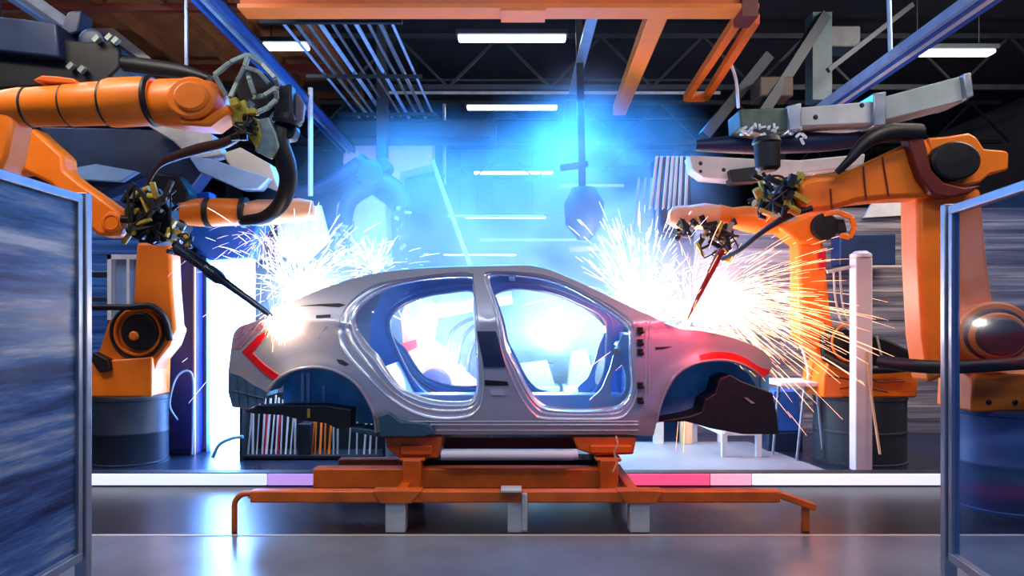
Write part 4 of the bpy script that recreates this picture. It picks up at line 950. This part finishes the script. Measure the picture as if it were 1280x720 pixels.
sparks('spark_shower','pale sparks drifting over rear door opening inside haze',[(W(330,300,8.0),140,1,4,(.2,0,.2),.8,.2,.002)],mat('spark_pink','#ffffff',.5,emit='#e8b8e0',es=2),6)

def ball(name, label, c, r, m):
    bm = bmesh.new(); bmesh.ops.create_icosphere(bm, subdivisions=3, radius=r)
    for v in bm.verts:
        v.co = v.co*(1+.25*noise.noise(v.co*40)); v.co += c
    return obj(name, bm, m, label=label, cat='weld arc')
ball('weld_arc','glowing yellow white weld point where lance meets car tail',A1+Vector((.04,-.03,-.02)),.028,ARC)
ball('weld_arc','glowing white weld point at electrode tip above the bonnet',E1+Vector((0,0,-.01)),.03,ARC)
ball('weld_arc','white weld point flaring behind the car tail',cL,.05,ARC)
ball('weld_arc','white weld point flaring behind the windscreen pillar',cM,.05,ARC)

# small fittings belong to the part they are fixed on
def nest(child, host):
    for c in [o for o in COL.objects if o.name.split('.')[0]==child and o.parent and o.parent.get('category')]:
        hs = [h for h in c.parent.children if h.name.split('.')[0]==host]
        if not hs: continue
        h = min(hs, key=lambda q: (q.location-c.location).length); loc = c.location-h.location
        c.parent = h; c.location = loc
for a_,b_ in (('aperture_rim','inner_side_frame'),('rail_marking','rear_underbody_rail'),('shield_slot','front_underbody_shield'),('bumper_rib','bumper_reinforcement'),('lamp_rib','lamp_recess'),
              ('base_bolts','base'),('base_cable','base'),('foot_flange','base'),('post_groove','post'),('forearm_band','forearm'),('forearm_seam','forearm'),('elbow_cap','elbow'),('lance_clamp','lance'),('lance_cable','lance'),
              ('wrist_cover','wrist'),('wrist_band','forearm'),('shoulder_cover','shoulder'),('shoulder_ring','shoulder'),('shoulder_ring','motor'),('motor_ring','motor'),('duct_bolt','duct_section'),('duct_collar','duct_section'),('fringe_strip','duct_mouth'),
              ('bolt_hole','beam_body'),('joist','deck'),('rail_strip','tray_bed'),('foot_bracket','foot'),('saddle_plate','saddle'),('roof_bow','roof_panel'),('valve','drive_block'),('cap','shaft'),('edge_strip','carcass'),('arch_lip','wheel_housing')):
    nest(a_,b_)
# ------------------------------------------------------------------ smoke
def smoke(name, label, lo, hi, dens, col, blobs, nscale=1.1, thr=(.35,.75)):
    bm = bmesh.new(); b = MB(); b.box(lo[0],hi[0],lo[1],hi[1],lo[2],hi[2])
    m = bpy.data.materials.new(name); m.use_nodes = True; nt = m.node_tree; nt.nodes.clear(); L = nt.links
    out = nt.nodes.new('ShaderNodeOutputMaterial'); vs = nt.nodes.new('ShaderNodeVolumeScatter'); vs.inputs['Color'].default_value = hexl(col); vs.inputs['Anisotropy'].default_value = .15
    tc = nt.nodes.new('ShaderNodeTexCoord'); geo = nt.nodes.new('ShaderNodeNewGeometry')
    n = nt.nodes.new('ShaderNodeTexNoise'); n.inputs['Scale'].default_value = nscale; n.inputs['Detail'].default_value = 4; n.inputs['Distortion'].default_value = .6
    L.new(geo.outputs['Position'], n.inputs['Vector'])
    mr = nt.nodes.new('ShaderNodeMapRange'); mr.inputs[1].default_value = thr[0]; mr.inputs[2].default_value = thr[1]; mr.inputs[3].default_value = .12; L.new(n.outputs[0], mr.inputs[0])
    acc = None
    for (c, r, a) in blobs:
        sub = nt.nodes.new('ShaderNodeVectorMath'); sub.operation='SUBTRACT'; L.new(geo.outputs['Position'], sub.inputs[0]); sub.inputs[1].default_value = c
        dv = nt.nodes.new('ShaderNodeVectorMath'); dv.operation='DIVIDE'; L.new(sub.outputs[0], dv.inputs[0]); dv.inputs[1].default_value = r
        ln = nt.nodes.new('ShaderNodeVectorMath'); ln.operation='LENGTH'; L.new(dv.outputs[0], ln.inputs[0])
        f = nt.nodes.new('ShaderNodeMapRange'); f.interpolation_type='SMOOTHSTEP'; f.inputs[1].default_value=0; f.inputs[2].default_value=1; f.inputs[3].default_value=a; f.inputs[4].default_value=0; L.new(ln.outputs['Value'], f.inputs[0])
        if acc is None: acc = f.outputs[0]
        else:
            ad = nt.nodes.new('ShaderNodeMath'); ad.operation='ADD'; L.new(acc, ad.inputs[0]); L.new(f.outputs[0], ad.inputs[1]); acc = ad.outputs[0]
    mu = nt.nodes.new('ShaderNodeMath'); mu.operation='MULTIPLY'; L.new(mr.outputs[0], mu.inputs[0]); L.new(acc, mu.inputs[1])
    mu2 = nt.nodes.new('ShaderNodeMath'); mu2.operation='MULTIPLY'; L.new(mu.outputs[0], mu2.inputs[0]); mu2.inputs[1].default_value = dens
    L.new(mu2.outputs[0], vs.inputs['Density']); L.new(vs.outputs[0], out.inputs['Volume'])
    return obj(name, b, m, label=label, cat='smoke', kind='stuff', smooth=False)
smoke('smoke','blue lit welding smoke filling the air behind and above the car', (-3.6,7.9,.3), (3.9,11.2,5.0), 1.0, '#d4ecff',
      [((-1.2,9.5,2.6),(2.3,1.7,1.9),1.0),((1.0,9.6,2.8),(2.1,1.7,2.2),1.2),((0,9.6,1.5),(3.2,1.5,1.4),1.1),((1.0,9.8,4.0),(1.0,1.3,1.3),.7),
       ((-2.35,8.6,1.95),(1.1,.8,1.0),1.3),((1.45,8.7,1.75),(1.0,.8,1.1),1.0),((2.5,8.5,1.9),(1.4,.8,1.0),.9)])

# ------------------------------------------------------------------ lights
def point(name, loc, col, e, r=.05):
    l = bpy.data.lights.new(name,'POINT'); l.color = hexl(col)[:3]; l.energy = e; l.shadow_soft_size = r
    o = bpy.data.objects.new(name,l); COL.objects.link(o); o.location = loc; return o
def area(name, loc, rot, sx, sy, col, e):
    l = bpy.data.lights.new(name,'AREA'); l.shape='RECTANGLE'; l.size=sx; l.size_y=sy; l.color=hexl(col)[:3]; l.energy=e
    o = bpy.data.objects.new(name,l); COL.objects.link(o); o.location=loc; o.rotation_euler=rot; return o
point('arc_and_fill_light', cL+Vector((.05,.2,.1)), '#b4d8ff', 110)
point('arc_and_fill_light', cM+Vector((0,.2,.1)), '#b0d8ff', 95)
point('arc_and_fill_light', W(895,372,8.6), '#ffae80', 85)
point('arc_and_fill_light', A1+Vector((.05,-.12,.03)), '#ffc890', 8, .03)
point('arc_and_fill_light', W(690,430,9.0), '#a8dcff', 170, .15)  # added to whiten the haze behind the front opening, no weld here
point('arc_and_fill_light', W(560,440,9.0), '#c0d8ff', 60, .15)  # added fill behind the rear opening, no weld here
area('haze_fill_light', (0,9.7,4.4), (0,0,0), 5.0, 2.0, '#2a96ff', 670)  # added blue fill over the smoke
area('red_fender_fill', (1.75,5.35,1.95), (math.radians(60),0,0), 1.0, .2, '#ff1828', 16)  # unseen red light added to tint the front fender
area('hall_fill', (-1.5,2.6,6.0), (math.radians(28),0,0), 4, .5, '#d8e6ff', 90)  # this and the next overhead fills are added, no fixtures built
area('hall_fill', (2.5,1.0,6.0), (math.radians(35),0,0), 4, .5, '#e0e8ff', 75)
area('hall_fill', (-4.5,4.5,5.6), (math.radians(15),0,0), 2.5, .5, '#fff0e0', 130)
area('hall_fill', (4.8,4.3,5.6), (math.radians(15),0,0), 2.5, .5, '#fff0e0', 100)
area('hall_fill', (6.2,7.6,5.8), (math.radians(20),0,0), 3, .5, '#ffeedd', 200)
area('hall_fill', (-6.5,7.0,5.8), (math.radians(20),0,0), 3, .5, '#d8e8ff', 130)
area('doorway_light', W(287,430,8.85), (math.radians(90),0,0), .45, 2.4, '#3a90ff', 170)
w = bpy.data.worlds.new('world'); sc.world = w; w.use_nodes = True
w.node_tree.nodes['Background'].inputs[0].default_value = hexl('#2c70cc'); w.node_tree.nodes['Background'].inputs[1].default_value = .5
sc.view_settings.view_transform = 'Standard'; sc.view_settings.look = 'None'; sc.view_settings.gamma = 1; sc.view_settings.use_curve_mapping = False
sc.view_settings.exposure = .3
sc.cycles.use_denoising = True
sc.cycles.volume_step_rate = 3; sc.cycles.volume_max_steps = 128
sc.cycles.max_bounces = 8; sc.cycles.volume_bounces = 1; sc.cycles.transparent_max_bounces = 12
sc.cycles.sample_clamp_indirect = 8
